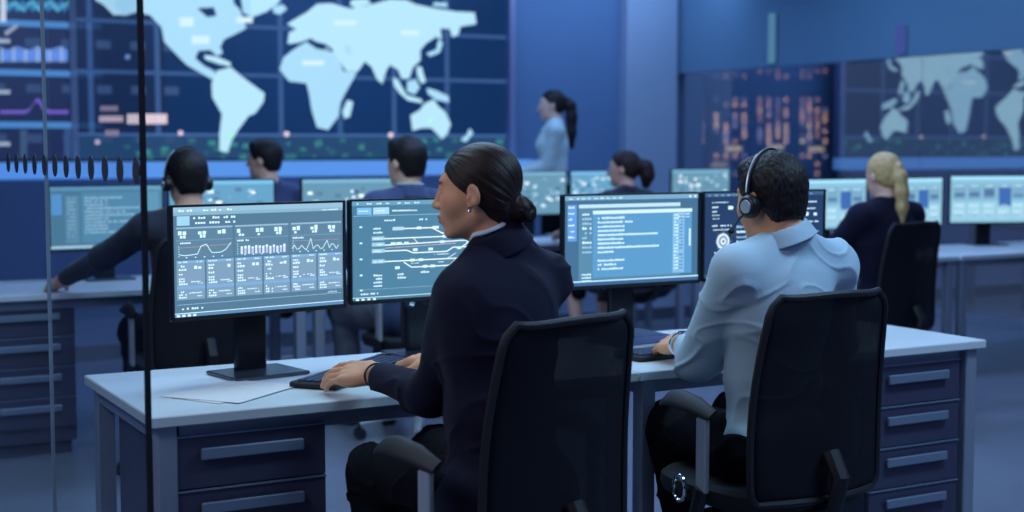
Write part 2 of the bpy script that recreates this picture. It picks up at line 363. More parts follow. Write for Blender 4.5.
def make_hair(parent, c, Rm, s, style, m, h, name='hair'):
    c=np.array(c); w=lambda x,y,z: c+Rm@(np.array([x,y,z])*s)
    def E(p,r,k=.012,op='u'): return Prim('ell',w(*p),None,np.array(r)*s,k=k*s,op=op,rot=Rm)
    def Cn(a,b,r,r2,k=.012): return cone(w(*a),w(*b),r*s,r2*s,k*s)
    def Pl(p,n,k=.01): return Prim('plane',w(*p),Rm@nrm(n),k=k*s,op='i')
    g=0
    if style=='bun':
        P=[E((0,-.016,.036),(.079,.100,.089),.02),E((0,-.045,-.010),(.066,.058,.070),.02),Pl((0,.084,.076),(0,.84,-.54)),Cn((0,-.06,-.05),(0,-.05,-.075),.040,.030,.02),
           E((.0,-.108,-.045),(.034,.028,.033),.008),E((.012,-.122,-.055),(.024,.02,.022),.006),Cn((0,-.09,-.035),(0,-.112,-.045),.03,.02)]
    elif style=='short':
        P=[E((0,-.014,.040),(.083,.102,.094),.02),E((0,-.048,-.010),(.066,.054,.082),.02),E((0,.045,.092),(.055,.045,.032),.02),Pl((0,.078,.062),(0,.86,-.50)),Pl((0,0,-.082),(0,-.25,-1),.012)]
        for x in(-1,1): P.append(E((x*.086,.012,-.045),(.03,.055,.062),.008,'s'))
    else:
        P=[E((0,-.016,.036),(.081,.101,.091),.02),E((0,-.045,-.010),(.066,.058,.066),.02),Pl((0,.072,.080),(0,.80,-.60)),Cn((0,-.085,.03),(0,-.125,.035),.03,.02)]
        pts=dict(pony=[(0,-.125,.035),(0,-.150,-.01),(0,-.15,-.10),(0,-.14,-.22),(.0,-.135,-.33)],low=[(0,-.100,.02),(0,-.125,-.02),(0,-.120,-.10),(0,-.110,-.18),(0,-.105,-.25)],
                 fluffy=[(0,-.11,.02),(0,-.150,.0),(0,-.155,-.05),(0,-.14,-.11)])[style]
        rr=dict(pony=[.024,.040,.044,.040,.02],low=[.020,.032,.034,.028,.010],fluffy=[.028,.045,.046,.03])[style]
        for i in range(len(pts)-1): P.append(Cn(pts[i],pts[i+1],rr[i],rr[i+1],.02))
    v,q=sdf_mesh(P,h); l=((v-c)@Rm)/s; N=normals(v,q)
    if style=='bun':
        bc=np.array([0,-.115,-.045]); e=l-bc; ax=nrm([0,.8,.6]); a1=np.array([1.,0,0]); a2=np.cross(ax,a1); th=np.arctan2(e@a2,e@a1); dist=np.linalg.norm(e,axis=1)
        fl=np.stack([np.cos(th)*22,np.sin(th)*22,dist*8],1); inb=dist<.05
        th2=np.arctan2(e[:,2],e[:,0]); fb=np.stack([dist*300+th2*2.2,e[:,1]*90,th2*.5],1); fl=np.where(inb[:,None],fb,fl); amp=np.where(inb,.0035,.0016)
    elif style=='short':
        fl=np.stack([l[:,0]*260,l[:,1]*200,l[:,2]*60],1); amp=.0022
    else:
        tail=l[:,1]<-.108; th=np.arctan2(l[:,2]-.03,l[:,0]); fl=np.stack([np.cos(th)*18,np.sin(th)*18,l[:,1]*30],1)
        fl=np.where(tail[:,None],np.stack([l[:,0]*220,l[:,1]*220,l[:,2]*12],1),fl); amp=.002
    v=v+N*(vnoise(fl,3)*amp*s)[:,None]
    return np_obj(name,v,q,m,parent,flow=fl*1.7)
def cloth(v,q,amp,seed=0,stretch=(14,14,34),boost=None):
    N=normals(v,q); w_=np.stack([vnoise(v*6+k,seed+7+k) for k in range(3)],1)*.09; vv=(v+w_)@np.array([[.8,.35,.1],[-.3,.9,.25],[.1,-.3,1.]])*np.array(stretch); a=1-np.abs(vnoise(vv,seed))*2.2; n=np.sign(a)*np.abs(a)**1.3; n=np.where(a>0,a**3*1.6,a*.5); n2=vnoise(v*np.array(stretch)*.6+5,seed+1); d=(n*.8+n2*.5)*amp
    if boost is not None: d=d*boost(v)
    return v+N*d[:,None]
def figure(label, J, az, head_c, haz, hpitch=0, hs=1., fem=True, style='short', hair='hair_black', top='suit', bottom='trouser', shoes='shoe', hero=False, skin=(.50,.31,.24), handsL=None, handsR=None, w=1., top_name='jacket', fold=.006, collar=None, skirt=False, barecalf=False, standing=False, roll=0):
    """J: dict of joints in world metres. Builds Empty > body, hair, jacket, trousers, shoe, shoe"""
    J={k:np.array(v,float) for k,v in J.items()}; hc=np.array(head_c,float); Rm=head_rot(haz,hpitch,roll)
    root=empty('person',(float(J['hip'][0]),float(J['hip'][1]),0),0,label,'person')
    hipc,neck=J['hip'],J['neck']; rt=nrm(J['shR']-J['shL']); up=nrm(neck-hipc); fw=nrm(np.cross(up,rt)); rt=np.cross(fw,up)
    Rt=np.stack([rt,fw,up],1); hr=nrm(J['hipR']-J['hipL']); hf=nrm(np.cross([0,0,1],hr)); Rh=np.stack([hr,hf,np.array([0,0,1.])],1)
    T=lambda a: hipc+(neck-hipc)*a
    def torso(o,kk=.05,hem=False):
        P=[Prim('ell',hipc+hf*.0,None,np.array([.165*w+o,.115+o,.12+o]),k=kk,rot=Rh),Prim('ell',T(.33)+fw*.004,None,np.array([.135*w+o,.095+o,.14+o]),k=kk,rot=Rt),
           Prim('ell',T(.66)+fw*.008,None,np.array([.158*w+o,.108+o,.17+o]),k=kk,rot=Rt)]
        a=J['shL']-rt*-.0; b=J['shR']
        P+=[cone(a,b,.058+o*.7,.058+o*.7,.05),cone(neck+up*.01-fw*.01,J['shL']+up*.022-rt*-.02,.042+o*.5,.036+o*.6,.04),cone(neck+up*.01-fw*.01,J['shR']+up*.022-rt*.02,.042+o*.5,.036+o*.6,.04)]
        if fem: P+=[Prim('ell',T(.66)+fw*.085+rt*x*.065,None,np.array([.062+o*.5,.05+o*.5,.06+o*.5]),k=.04,rot=Rt) for x in(-1,1)]
        return P
    nb=hc+Rm@(np.array([0,-.022,-.06])*hs)
    body=torso(-.008)+[cone(neck-up*.04,nb,.052 if fem else .060,.046 if fem else .055,.03)]
    body+=head_prims(hc,Rm,hs,fem,True,hero)
    arm=[]
    for sd,hp in(('L',handsL),('R',handsR)):
        S,E_,W_=J['sh'+sd],J['el'+sd],J['wr'+sd]
        body+=[cone(S,E_,.050,.040,.03),cone(E_,W_,.040,.026,.02),cone(J['hip'+sd],J['kn'+sd],.078,.056,.04),cone(J['kn'+sd],J['an'+sd],.055,.038,.02)]
        hp=hp or dict(d=W_-E_+np.array([0,0,-.05]),n=(0,0,-1)); t=hp.get('t',rt*(1 if sd=='L' else -1))
        body+=hand_prims(W_,hp['d'],hp['n'],t,hp.get('s',.95 if fem else 1.05),hp.get('curl',(.3,.45,.35)))
    h=.0032 if hero else .009
    v,q=sdf_mesh(body,h); cl=skin_col(v,hc,Rm,hs,skin,fem)
    for sd in('L','R') if hero else ():
        pass
    np_obj('body',v,q,M['skin'],root,colr=cl)
    make_hair(root,hc,Rm,hs,style,M[hair],.0028 if hero else .008)
    # top garment
    o=.020 if top_name=='jacket' else .013; P=torso(o)
    for sd in('L','R'):
        S,E_,W_=J['sh'+sd],J['el'+sd],J['wr'+sd]; x=-1 if sd=='L' else 1
        cut=W_+(E_-W_)*((.18 if fem else .24) if hero else .1)
        g_=.86 if (fem and hero) else 1.; P+=[cone(S+rt*x*.004,E_,(.060+o*.5)*(.86 if g_<1 else 1),(.050+o*.4)*g_,.03),cone(E_,cut,(.050+o*.4)*g_,(.034+o*.45)*g_,.025)]
    if top_name=='jacket': P+=[Prim('ell',hipc-np.array([0,0,.02]),None,np.array([.185*w,.14,.10]),k=.05,rot=Rh)]
    if top_name!='jacket': P.append(Prim('plane',hipc+np.array([0,0,-.005]),(0,0,-1),k=.01,op='i'))
    cb=neck-up*.005; n_=nrm(nb-neck); a1=nrm(np.cross(n_,fw)); a2=np.cross(n_,a1)
    P.append(Prim('cone',cb+n_*.012,nb+n_*.05,.050 if fem else .062,.052 if fem else .064,.006,'s'))
    v,q=sdf_mesh(P,.0045 if hero else .011)
    def boost(v):
        b=np.full(len(v),.45)
        for sd in('L','R'):
            for jj,rad,g in(('el',.14,1.3),('wr',.12,1.0),('sh',.13,.6)):
                d=np.linalg.norm(v-J[jj+sd],axis=1); b+=g*np.clip(1-d/rad,0,1)
        d=np.linalg.norm(v-hipc-np.array([0,0,.1]),axis=1); b+=.9*np.clip(1-d/.22,0,1); return b
    v=cloth(v,q,fold if hero else .004,3,(7,7,15),boost)
    np_obj(top_name,v,q,M[top],root)
    rb0=.053 if fem else .064
    def band(name,m,prof,gap=.0,thick=.003):
        b=MB(); n=40; vs=[]
        for i in range(n+1):
            t=-math.pi/2+gap+(2*math.pi-2*gap)*i/n; f_=a1*math.cos(t)*1.06-a2*math.sin(t)*(-1 if (a2@fw)<0 else 1)*-1.
            f_=a1*math.cos(t)*1.05+(fw-n_*(fw@n_))*(-math.sin(t))
            fr=max(0,-math.sin(t))
            for (rr_,zz) in prof: vs.append(Vector(list(cb+f_*(rb0+rr_)+n_*(zz-.045*fr**1.5)+fw*.006*fr-np.array(root.location))))
        k=len(prof); fs=[(i*k+j,i*k+j+1,(i+1)*k+j+1,(i+1)*k+j) for i in range(n) for j in range(k-1)]
        o=b.add(vs,fs).build(name,m,root,smooth=True); md=o.modifiers.new('solid','SOLIDIFY'); md.thickness=thick; md.offset=0; sb=o.modifiers.new('sub','SUBSURF'); sb.levels=1; sb.render_levels=1
    if top_name=='jacket':
        band('jacket_collar',M[top],[(.002,.018),(.004,.040),(.009,.044),(.016,.034),(.026,.006),(.034,-.014)],.05,.004)
        if collar: band('shirt_collar',M[collar],[(-.003,.02),(-.003,.058),(.001,.062),(.005,.050)],.1,.002)
    elif collar: band('shirt_collar',M[top],[(-.004,.0),(-.003,.030),(-.001,.046),(.004,.048),(.012,.034),(.021,.010),(.025,.002)],.12,.003)
    else: band('collar',M[top],[(.006,-.006),(.000,.006),(-.003,.018),(-.001,.022),(.004,.014)],.0,.004)
    P=[Prim('ell',hipc-np.array([0,0,.01]),None,np.array([.172*w,.125,.12]),k=.05,rot=Rh)]
    for sd in('L','R'):
        P+=[cone(J['hip'+sd],J['kn'+sd],.090,.070,.05),cone(J['kn'+sd],J['an'+sd]+(np.array([0,0,.32]) if barecalf else np.array([0,0,.02])),.068,.052,.03)]
    v,q=sdf_mesh(P,.006 if hero else .012); v=cloth(v,q,.006,9,(12,12,12)); np_obj('skirt' if barecalf else 'trousers',v,q,M[bottom],root)
    for sd in('L','R'):
        A=J['an'+sd]; f=hf.copy(); P=[cone((A[0],A[1],.05),(A[0]+f[0]*.13,A[1]+f[1]*.13,.035),.042,.032,.03),cone((A[0],A[1],.04),(A[0],A[1],.11),.042,.04,.02),Prim('plane',(A[0],A[1],A[2]-.095),(0,0,-1),k=.004,op='i')]
        P[0].a[2]+=A[2]-.1; P[0].b[2]+=A[2]-.1; P[1].a[2]+=A[2]-.1; P[1].b[2]+=A[2]-.1
        v,q=sdf_mesh(P,.008 if hero else .012); np_obj('shoe',v,q,M[shoes],root)
    return root,Rm,hc
def seated(label, x, y, az, top_z=1.38, haz=None, hpitch=-4, wrL=None, wrR=None, **kw):
    a=R(az); f=np.array([-math.sin(a),math.cos(a),0]); r=np.array([math.cos(a),math.sin(a),0]); U=np.array([0,0,1.]); hip=np.array([x,y,.57]); d=(top_z-1.38)
    hc=hip+U*(.685+d)+f*.05; neck=hip+U*(.535+d)+f*.02; sw=.175 if kw.get('fem',True) else .195
    J=dict(hip=hip,neck=neck,shL=hip-r*sw+U*(.475+d)+f*.02,shR=hip+r*sw+U*(.475+d)+f*.02,hipL=hip-r*.09,hipR=hip+r*.09)
    wl=hip-r*.16+f*.47+U*.24 if wrL is None else np.array(wrL,float); wr=hip+r*.16+f*.47+U*.24 if wrR is None else np.array(wrR,float)
    J['wrL']=wl; J['wrR']=wr; J['elL']=ik(J['shL'],wl,.30,.27,-r*.5-U); J['elR']=ik(J['shR'],wr,.30,.27,r*.5-U)
    for sd,x_ in(('L',-1),('R',1)):
        J['kn'+sd]=hip+r*x_*.13+f*.42; J['an'+sd]=hip+r*x_*.13+f*.34; J['an'+sd][2]=.10
    return figure(label,J,az,hc,az if haz is None else haz,hpitch,**kw)
def headset(label, hc, Rm, s=1., mic=True):
    root=empty('headset',tuple(float(x) for x in hc),0,label,'headset'); m3=Matrix([list(map(float,r)) for r in Rm]).to_4x4()@Matrix.Scale(s,4)
    b=MB(); pts=[(math.cos(t)*.093,-.002-.012*math.sin(t),.005+math.sin(t)*.131) for t in [math.pi*i/24 for i in range(25)]]
    b.tube(pts,.0048,8,m3,flat=1.6).build('headband',M['black'],root,smooth=True)
    b=MB()
    pts=[(-math.cos(t)*.099,-.002-.012*math.sin(t),.005+math.sin(t)*.137) for t in [math.pi*i/24 for i in range(1,9)]]
    b.tube(pts,.003,6,m3).build('headband_trim',M['silver'],root,smooth=True)
    for x in(-1,1):
        b=MB(); b.cyl((x*.080,-.004,-.016),(x*.100,-.004,-.016),.032,.032,24,m3); b.cyl((x*.100,-.004,-.016),(x*.107,-.004,-.016),.031,.024,24,m3)
        o=b.build('ear_cup',M['black'],root,smooth=True,bevel=.002)
        MB().cyl((x*.106,-.004,-.016),(x*.110,-.004,-.016),.019,.017,24,m3).build('cap_disc',M['silver'],o,smooth=True)
    if mic:
        b=MB(); b.tube([(-.102,.0,-.03),(-.100,.03,-.045),(-.088,.07,-.068),(-.07,.095,-.078)],.0035,6,m3); b.tube([(-.078,.085,-.074),(-.062,.103,-.082)],.008,8,m3)
        b.build('microphone_boom',M['black'],root,smooth=True)
    return root
# ------------------------------------------------------------------ room
def struct(o): o['kind']='structure'; return o
XR=8.6; YW=12.0
struct(MB().box((3.3,5.2,-.05),(11.4,14.4,.1)).build('floor',M['floor']))
struct(MB().box((3.3,5.2,3.45),(11.4,14.4,.1)).build('ceiling',M['ceiling']))
struct(MB().box((3.3,12.25,1.7),(11.4,.3,3.4)).build('wall_back',M['wall']))
struct(MB().box((-2.35,5.2,1.7),(.1,14.4,3.4)).build('wall_left',M['wall']))
struct(MB().box((3.3,-2.0,1.7),(11.4,.1,3.4)).build('wall_front',M['wall']))
# pillar in the back corner and fascia over the glass wall
p1=at_Y(632,100,YW-.1); struct(MB().box(((p1.x+XR)/2-.02,YW+.11,1.7),(XR-p1.x,.3,3.4)).build('column_back',M['column'],bevel=.02))
FB=2.125
struct(MB().box((XR+.12,5.2,(FB+3.4)/2),(.22,14.1,3.4-FB)).build('wall_right',M['fascia'],bevel=.01))
for k,(y0,y1) in enumerate(((-1.9,1.6),(1.6,5.1),(5.1,8.6),(8.6,11.9))):
    o=struct(MB().box((XR+.02,(y0+y1)/2,FB/2),(.012,y1-y0-.004,FB)).build('window_%d'%(k+1),M['wallglass']))
struct(MB().box((XR+.03,5.0,.03),(.05,13.8,.06)).build('trim_1',M['desk_metal']))
# video wall ----------------------------------------------------------------
YV=11.9
def W_(px,py): return at_Y(px,py,YV)
vw=empty('video_wall',tuple(W_(290,160)),0,'huge video wall with glowing pale blue world map on dark blue','video wall')
vl=Vector(vw.location)
b=MB()
def poly(pts,c,dy,bb=None):
    bb=bb or b; o=len(bb.v)
    for p in pts:
        q=W_(*p); q.y=YV-dy; bb.v.append(q-vl); bb.c.append(c)
    bb.f.append(tuple(range(o,o+len(pts))))
def rect(x0,y0,x1,y1,c,dy,bb=None): poly([(x0,y0),(x1,y0),(x1,y1),(x0,y1)],c,dy,bb)
zt=2.95
def strip(X0,X1,z0,z1,c,dy,bb=None):
    bb=bb or b; o=len(bb.v)
    for p in((X0,z0),(X1,z0),(X1,z1),(X0,z1)): bb.v.append(Vector((p[0],YV-dy,p[1]))-vl); bb.c.append(c)
    bb.f.append((o,o+1,o+2,o+3))
xL=W_(72,100).x; xRt=W_(506,100).x; zb=1.28
DB=srgb(20,54,104)
nx,nz=26,12
for i in range(nx):
    for j in range(nz):
        x0=xL+(xRt-xL)*i/nx; x1=xL+(xRt-xL)*(i+1)/nx; z0=zb+(zt-zb)*j/nz; z1=zb+(zt-zb)*(j+1)/nz
        u=(i+.5)/nx; k=.75+.5*math.exp(-((u-.55)/.3)**2)*(j/nz+.3); strip(x0,x1,z0,z1,(DB[0]*k*(1.5 if u<.2 else 1),DB[1]*k*(.8 if u<.2 else 1),DB[2]*k*(.72 if u<.2 else 1)),0)
GL=srgb(58,92,145)
for px in(91,158,281,340,394,447): X=W_(px,100).x; strip(X-.022,X+.022,zb,zt,GL,.002)
for py in(76,28): z=W_(280,py).z; strip(xL,xRt,z-.016,z+.016,GL,.002)
strip(xL,xRt,zb,W_(280,134).z,srgb(38,72,112),.003); strip(xL,xRt,W_(280,135).z-.01,W_(280,135).z+.01,srgb(70,110,170),.004)
rr=random.Random(3)
for i in range(90):
    x=120+rr.random()*380; y=138+rr.random()*17; s_=1+rr.random()*3; rect(x,y,x+s_*2,y+s_*1.3,rr.choice([srgb(52,110,125),srgb(60,135,140),srgb(35,80,110)]),.005)
LAND=srgb(172,224,252); LAND2=srgb(186,234,255)
c1=lambda L:[(x/3,y/3) for x,y in L]; c2=lambda L:[(256+x/3,y/3) for x,y in L]
maps=[c1([(290,-60),(345,-60),(345,0),(375,20),(370,45),(340,45),(310,15),(285,0)]),
 c1([(345,-90),(700,-90),(700,10),(720,30),(738,85),(700,105),(672,118),(660,140),(668,160),(650,168),(630,150),(595,152),(585,175),(612,198),(640,212),(655,232),(635,238),(600,218),(560,195),(530,165),(492,125),(484,82),(450,46),(410,36),(372,48),(345,20)]),
 c1([(612,165),(650,170),(692,188),(690,200),(655,192),(615,178)]),
 c1([(715,-60),(860,-60),(835,10),(800,35),(755,52),(728,38)]),
 c1([(650,212),(692,202),(725,230),(768,262),(793,280),(790,305),(765,340),(745,348),(715,388),(695,420),(682,458),(658,452),(658,400),(665,342),(636,292),(634,250)]),
 c2([(110,150),(82,172),(70,208),(98,244),(150,250),(158,280),(166,330),(182,382),(215,390),(246,350),(252,308),(272,270),(292,235),(302,215),(262,215),(240,158),(180,146),(150,125)]),
 c2([(120,55),(150,38),(182,12),(225,10),(280,26),(330,18),(400,-2),(450,0),(480,14),(540,26),(600,35),(655,38),(660,72),(612,80),(606,104),(588,112),(580,86),(552,86),(556,122),(540,110),(510,130),(492,150),(492,182),(470,202),(458,236),(436,236),(424,208),(400,195),(390,212),(378,252),(362,238),(345,200),(325,185),(305,214),(270,214),(240,170),(226,146),(210,150),(165,115),(128,128),(94,132),(98,98),(120,88),(92,72)]),
 c2([(545,120),(560,128),(550,158),(520,170),(510,160),(540,148)]),c2([(410,232),(425,240),(450,285),(495,298),(500,310),(455,302),(430,280),(412,255)]),c2([(452,245),(478,238),(490,262),(475,284),(452,275)]),
 c2([(480,200),(495,200),(508,245),(495,252),(482,225)]),c2([(510,264),(535,270),(575,288),(578,308),(540,300),(515,282)]),
 c2([(462,346),(490,330),(505,310),(532,298),(545,318),(566,336),(583,372),(572,402),(556,418),(543,402),(524,384),(498,384),(468,392)]),
 c2([(640,384),(650,400),(628,426),(612,420),(630,405)]),c2([(272,300),(290,306),(280,350),(264,356),(258,335)]),c2([(50,20),(80,14),(92,28),(70,44),(50,38)]),c2([(285,0),(330,-4),(345,12),(300,24),(280,16)]),c2([(530,8),(570,8),(572,22),(530,18)]),
 c2([(-20,-10),(70,-30),(60,5),(25,35),(-15,50)])]
for i,L in enumerate(maps): poly(L,LAND if i%2 else LAND2,.006+.0004*i)
for (x,y,w_,h_) in ((612/3+40,20,16,6),(256+265/3,23,22,5),(256+460/3,33,18,5),(256+170/3,63,22,5),(186,22,14,9),(200,40,18,8)): rect(x-w_/2,y-h_/2,x+w_/2,y+h_/2,srgb(215,245,255),.016)
poly(c1([(590,25),(640,22),(648,48),(620,52)]),DB,.016); poly(c2([(150,118),(205,132),(228,146),(180,144)]),DB,.016); poly(c2([(258,140),(280,135),(285,165),(270,165)]),LAND,.018)
for (px,py,c) in ((286,134,srgb(250,225,240)),(390,135,srgb(250,225,240)),(180,133,srgb(240,215,235)),(97,142,srgb(215,205,230)),(230,136,srgb(150,255,210)),(430,120,srgb(180,255,220)),(127,57,srgb(120,160,220))):
    r_=2.6; poly([(px+r_*math.cos(t),py+r_*math.sin(t)) for t in [i*math.pi/4 for i in range(8)]],c,.018)
for (a0,b0,c0,d0,cc) in ((100,106,118,111,srgb(150,140,165)),(99,116,123,122,srgb(215,190,205)),(105,130,119,136,srgb(160,145,170)),(127,114,167,124,srgb(245,225,235))):
    n=max(3,int((c0-a0)/4))
    for i in range(n): rect(a0+(c0-a0)*i/n,b0,a0+(c0-a0)*(i+.8)/n,d0,cc,.017)
b.build('map_screen',M['videowall'],vw,color=True)
# left wall of charts
b=MB(); x0=-1.2; xe=W_(71,100).x; strip(x0,xe,zb,zt,srgb(34,48,88),0)
for py in(24,73,125): z=W_(36,py).z; strip(x0,xe,z-.025,z+.025,srgb(80,140,205),.003)
for py in(38,84,134): 
    for k in range(-4,6): z=W_(36,py).z; X=xe-.28*k-.35; strip(X,X+.12,z-.07,z,srgb(58,82,125),.003)
def wave(f,c,t,x_0=0,x_1=68,n=60,d=.006):
    for i in range(n):
        xa=x_0+(x_1-x_0)*i/n; xb=x_0+(x_1-x_0)*(i+1.1)/n; rect(xa,f(xa)-t,xb,f(xb)+t,c,d)
wave(lambda x:6+4*math.sin(x*.35)*math.exp(-((x-40)/40)**2)+math.sin(x*1.1),srgb(95,190,215),2)
wave(lambda x:6+2*math.sin(x*.8),srgb(60,130,190),4,d=.005)
for i in range(17): rect(i*4,48+1.5*math.sin(i*1.2),i*4+3,62,srgb(120,165,255) if i%3 else srgb(170,205,255),.006)
rect(0,51,68,59,srgb(75,120,230),.0055)
wave(lambda x:112-12*math.exp(-((x-37)/6)**2),srgb(130,105,215),1.7)
rect(0,-12,6,22,srgb(225,235,250),.008); poly([(4,32),(16,24),(18,27),(6,36)],srgb(170,180,200),.008)
for py in(41,92,144): rect(-8,py-2,10,py+2,srgb(180,195,215),.008)
rect(20,130,27,158,srgb(70,95,130),.004); rect(64,128,71,158,srgb(60,90,140),.004)
b.build('chart_screen',M['videowall'],vw,color=True)
b=MB(); b.box(Vector((xRt+.03,YV-.03,(zb+3.0)/2+.02))-vl,(.06,.1,3.0-zb+.04)); b.build('frame',M['wallframe'],vw)
b=MB(); b.box(Vector((xe+.02,YV-.02,(zb+zt)/2))-vl,(.05,.04,zt-zb)); b.build('divider',M['desk_metal'],vw)
b=MB(); b.box(Vector((2.7,YV+.04,(.0+zt)/2))-vl,(2*(xRt-2.7),.07,zt)); b.build('housing',M['matte'],vw)
lg=empty('light_ledge',(2.7,11.7,0),0,'long glowing pale blue ledge running beneath the video wall','ledge')
MB().box((0,0,1.195),(7.9,.30,.13)).build('light_panel',M['lightband'],lg); MB().box((0,.0,.56),(7.9,.26,1.12)).build('cabinet_front',M['ledge'],lg)
# night building outside the glass wall ---------------------------------------
YB=30.
A=at_Y(690,70,YB); Bq=at_Y(842,60,YB)
bl=empty('office_tower',((A.x+Bq.x)/2,YB,0),0,'dark office tower with columns of small orange lit windows beyond the glass wall','building')
MB().box((0,3.02,2),(Bq.x-A.x,6,8)).build('facade',M['facade'],bl,loc=(0,0,0))
xs=[149,203,238,272,305,362,395,428,458,517,543,572,600]; rr=random.Random(11)
warm=[srgb(235,165,125),srgb(205,145,120),srgb(180,135,130),srgb(120,115,140)]
M['winlight']=emit_attr('lit_window_panes',1.)
cols=[(0,26,6),(1,66,8),(1,12,10),(1,20,9),(2,30,4),(1,60,5),(2,55,6),(2,30,5),(1,50,4),(0,22,10),(1,50,4),(1,12,10),(1,50,4)]
wins=[]
for i,xc in enumerate(xs):
    for yc in list(range(145,305,19))+[40,60,350,380,415]:
        low=yc<100 or yc>310
        if rr.random()<(.35 if low else .25): continue
        dn=.5+.5*(rr.random()<(.95 if i in(4,8,6,12,10) else .5)); k=dn*(.6+.7*(yc-140)/165) if not low else (.3 if yc<100 else .8)
        p=at_Y(660+xc/3.655,60+yc/3.655,YB); cc=tuple(min(1.6,c*k*2.6) for c in rr.choice(warm)); wins.append((sum(cc),p,cc))
wins.sort(key=lambda w:-w[0])
def winpane(b,p,cc,s_=.042):
    p=p-Vector(bl.location); b.cur=cc; b.box((p.x,p.y-.03,p.z),(s_*2,.04,s_*2.6)); b.cur=None
for w_ in wins[:95]:
    b=MB(); winpane(b,w_[1],w_[2]); b.build('window',M['winlight'],bl,color=True)
b=MB()
for w_ in wins[95:]: winpane(b,w_[1],w_[2])
if b.v: tag(b.build('dim_windows',M['winlight'],bl,color=True),kind='stuff')
for (xa,ya) in((265,324),(418,318),(566,326),(212,384)):
    p=at_Y(660+xa/3.655,60+ya/3.655,YB); MB().box((0,0,0),(.5,.06,.13)).build('sign_light',emit('warm_sign',srgb(250,215,170),1.1 if xa!=212 else .5),bl,loc=p-Vector(bl.location)-Vector((0,.05,0)))
wl=empty('fascia_reflection',(XR-.02,10.48,2.39),0,'slim vertical pale blue glowing strip standing for a fascia reflection, the brighter one','reflection strip')
MB().box((0,0,0),(.03,.07,.46)).build('glow_strip',emit('pale_reflection_glow',srgb(105,165,210),.55),wl); MB().box((.02,0,0),(.01,.09,.47)).build('strip_backing',M['fascia'],wl)  # glowing strip added to imitate a pale reflection on the fascia
wl=empty('fascia_reflection',(XR-.02,8.82,2.27),0,'small violet glowing strip standing for a fascia reflection above the reflected map','reflection strip')
MB().box((0,0,0),(.03,.06,.24)).build('glow_strip',emit('violet_reflection_glow',srgb(85,100,190),.6),wl); MB().box((.02,0,0),(.01,.11,.23)).build('strip_backing',M['fascia'],wl)  # violet reflection on the fascia, likewise made as a glowing strip
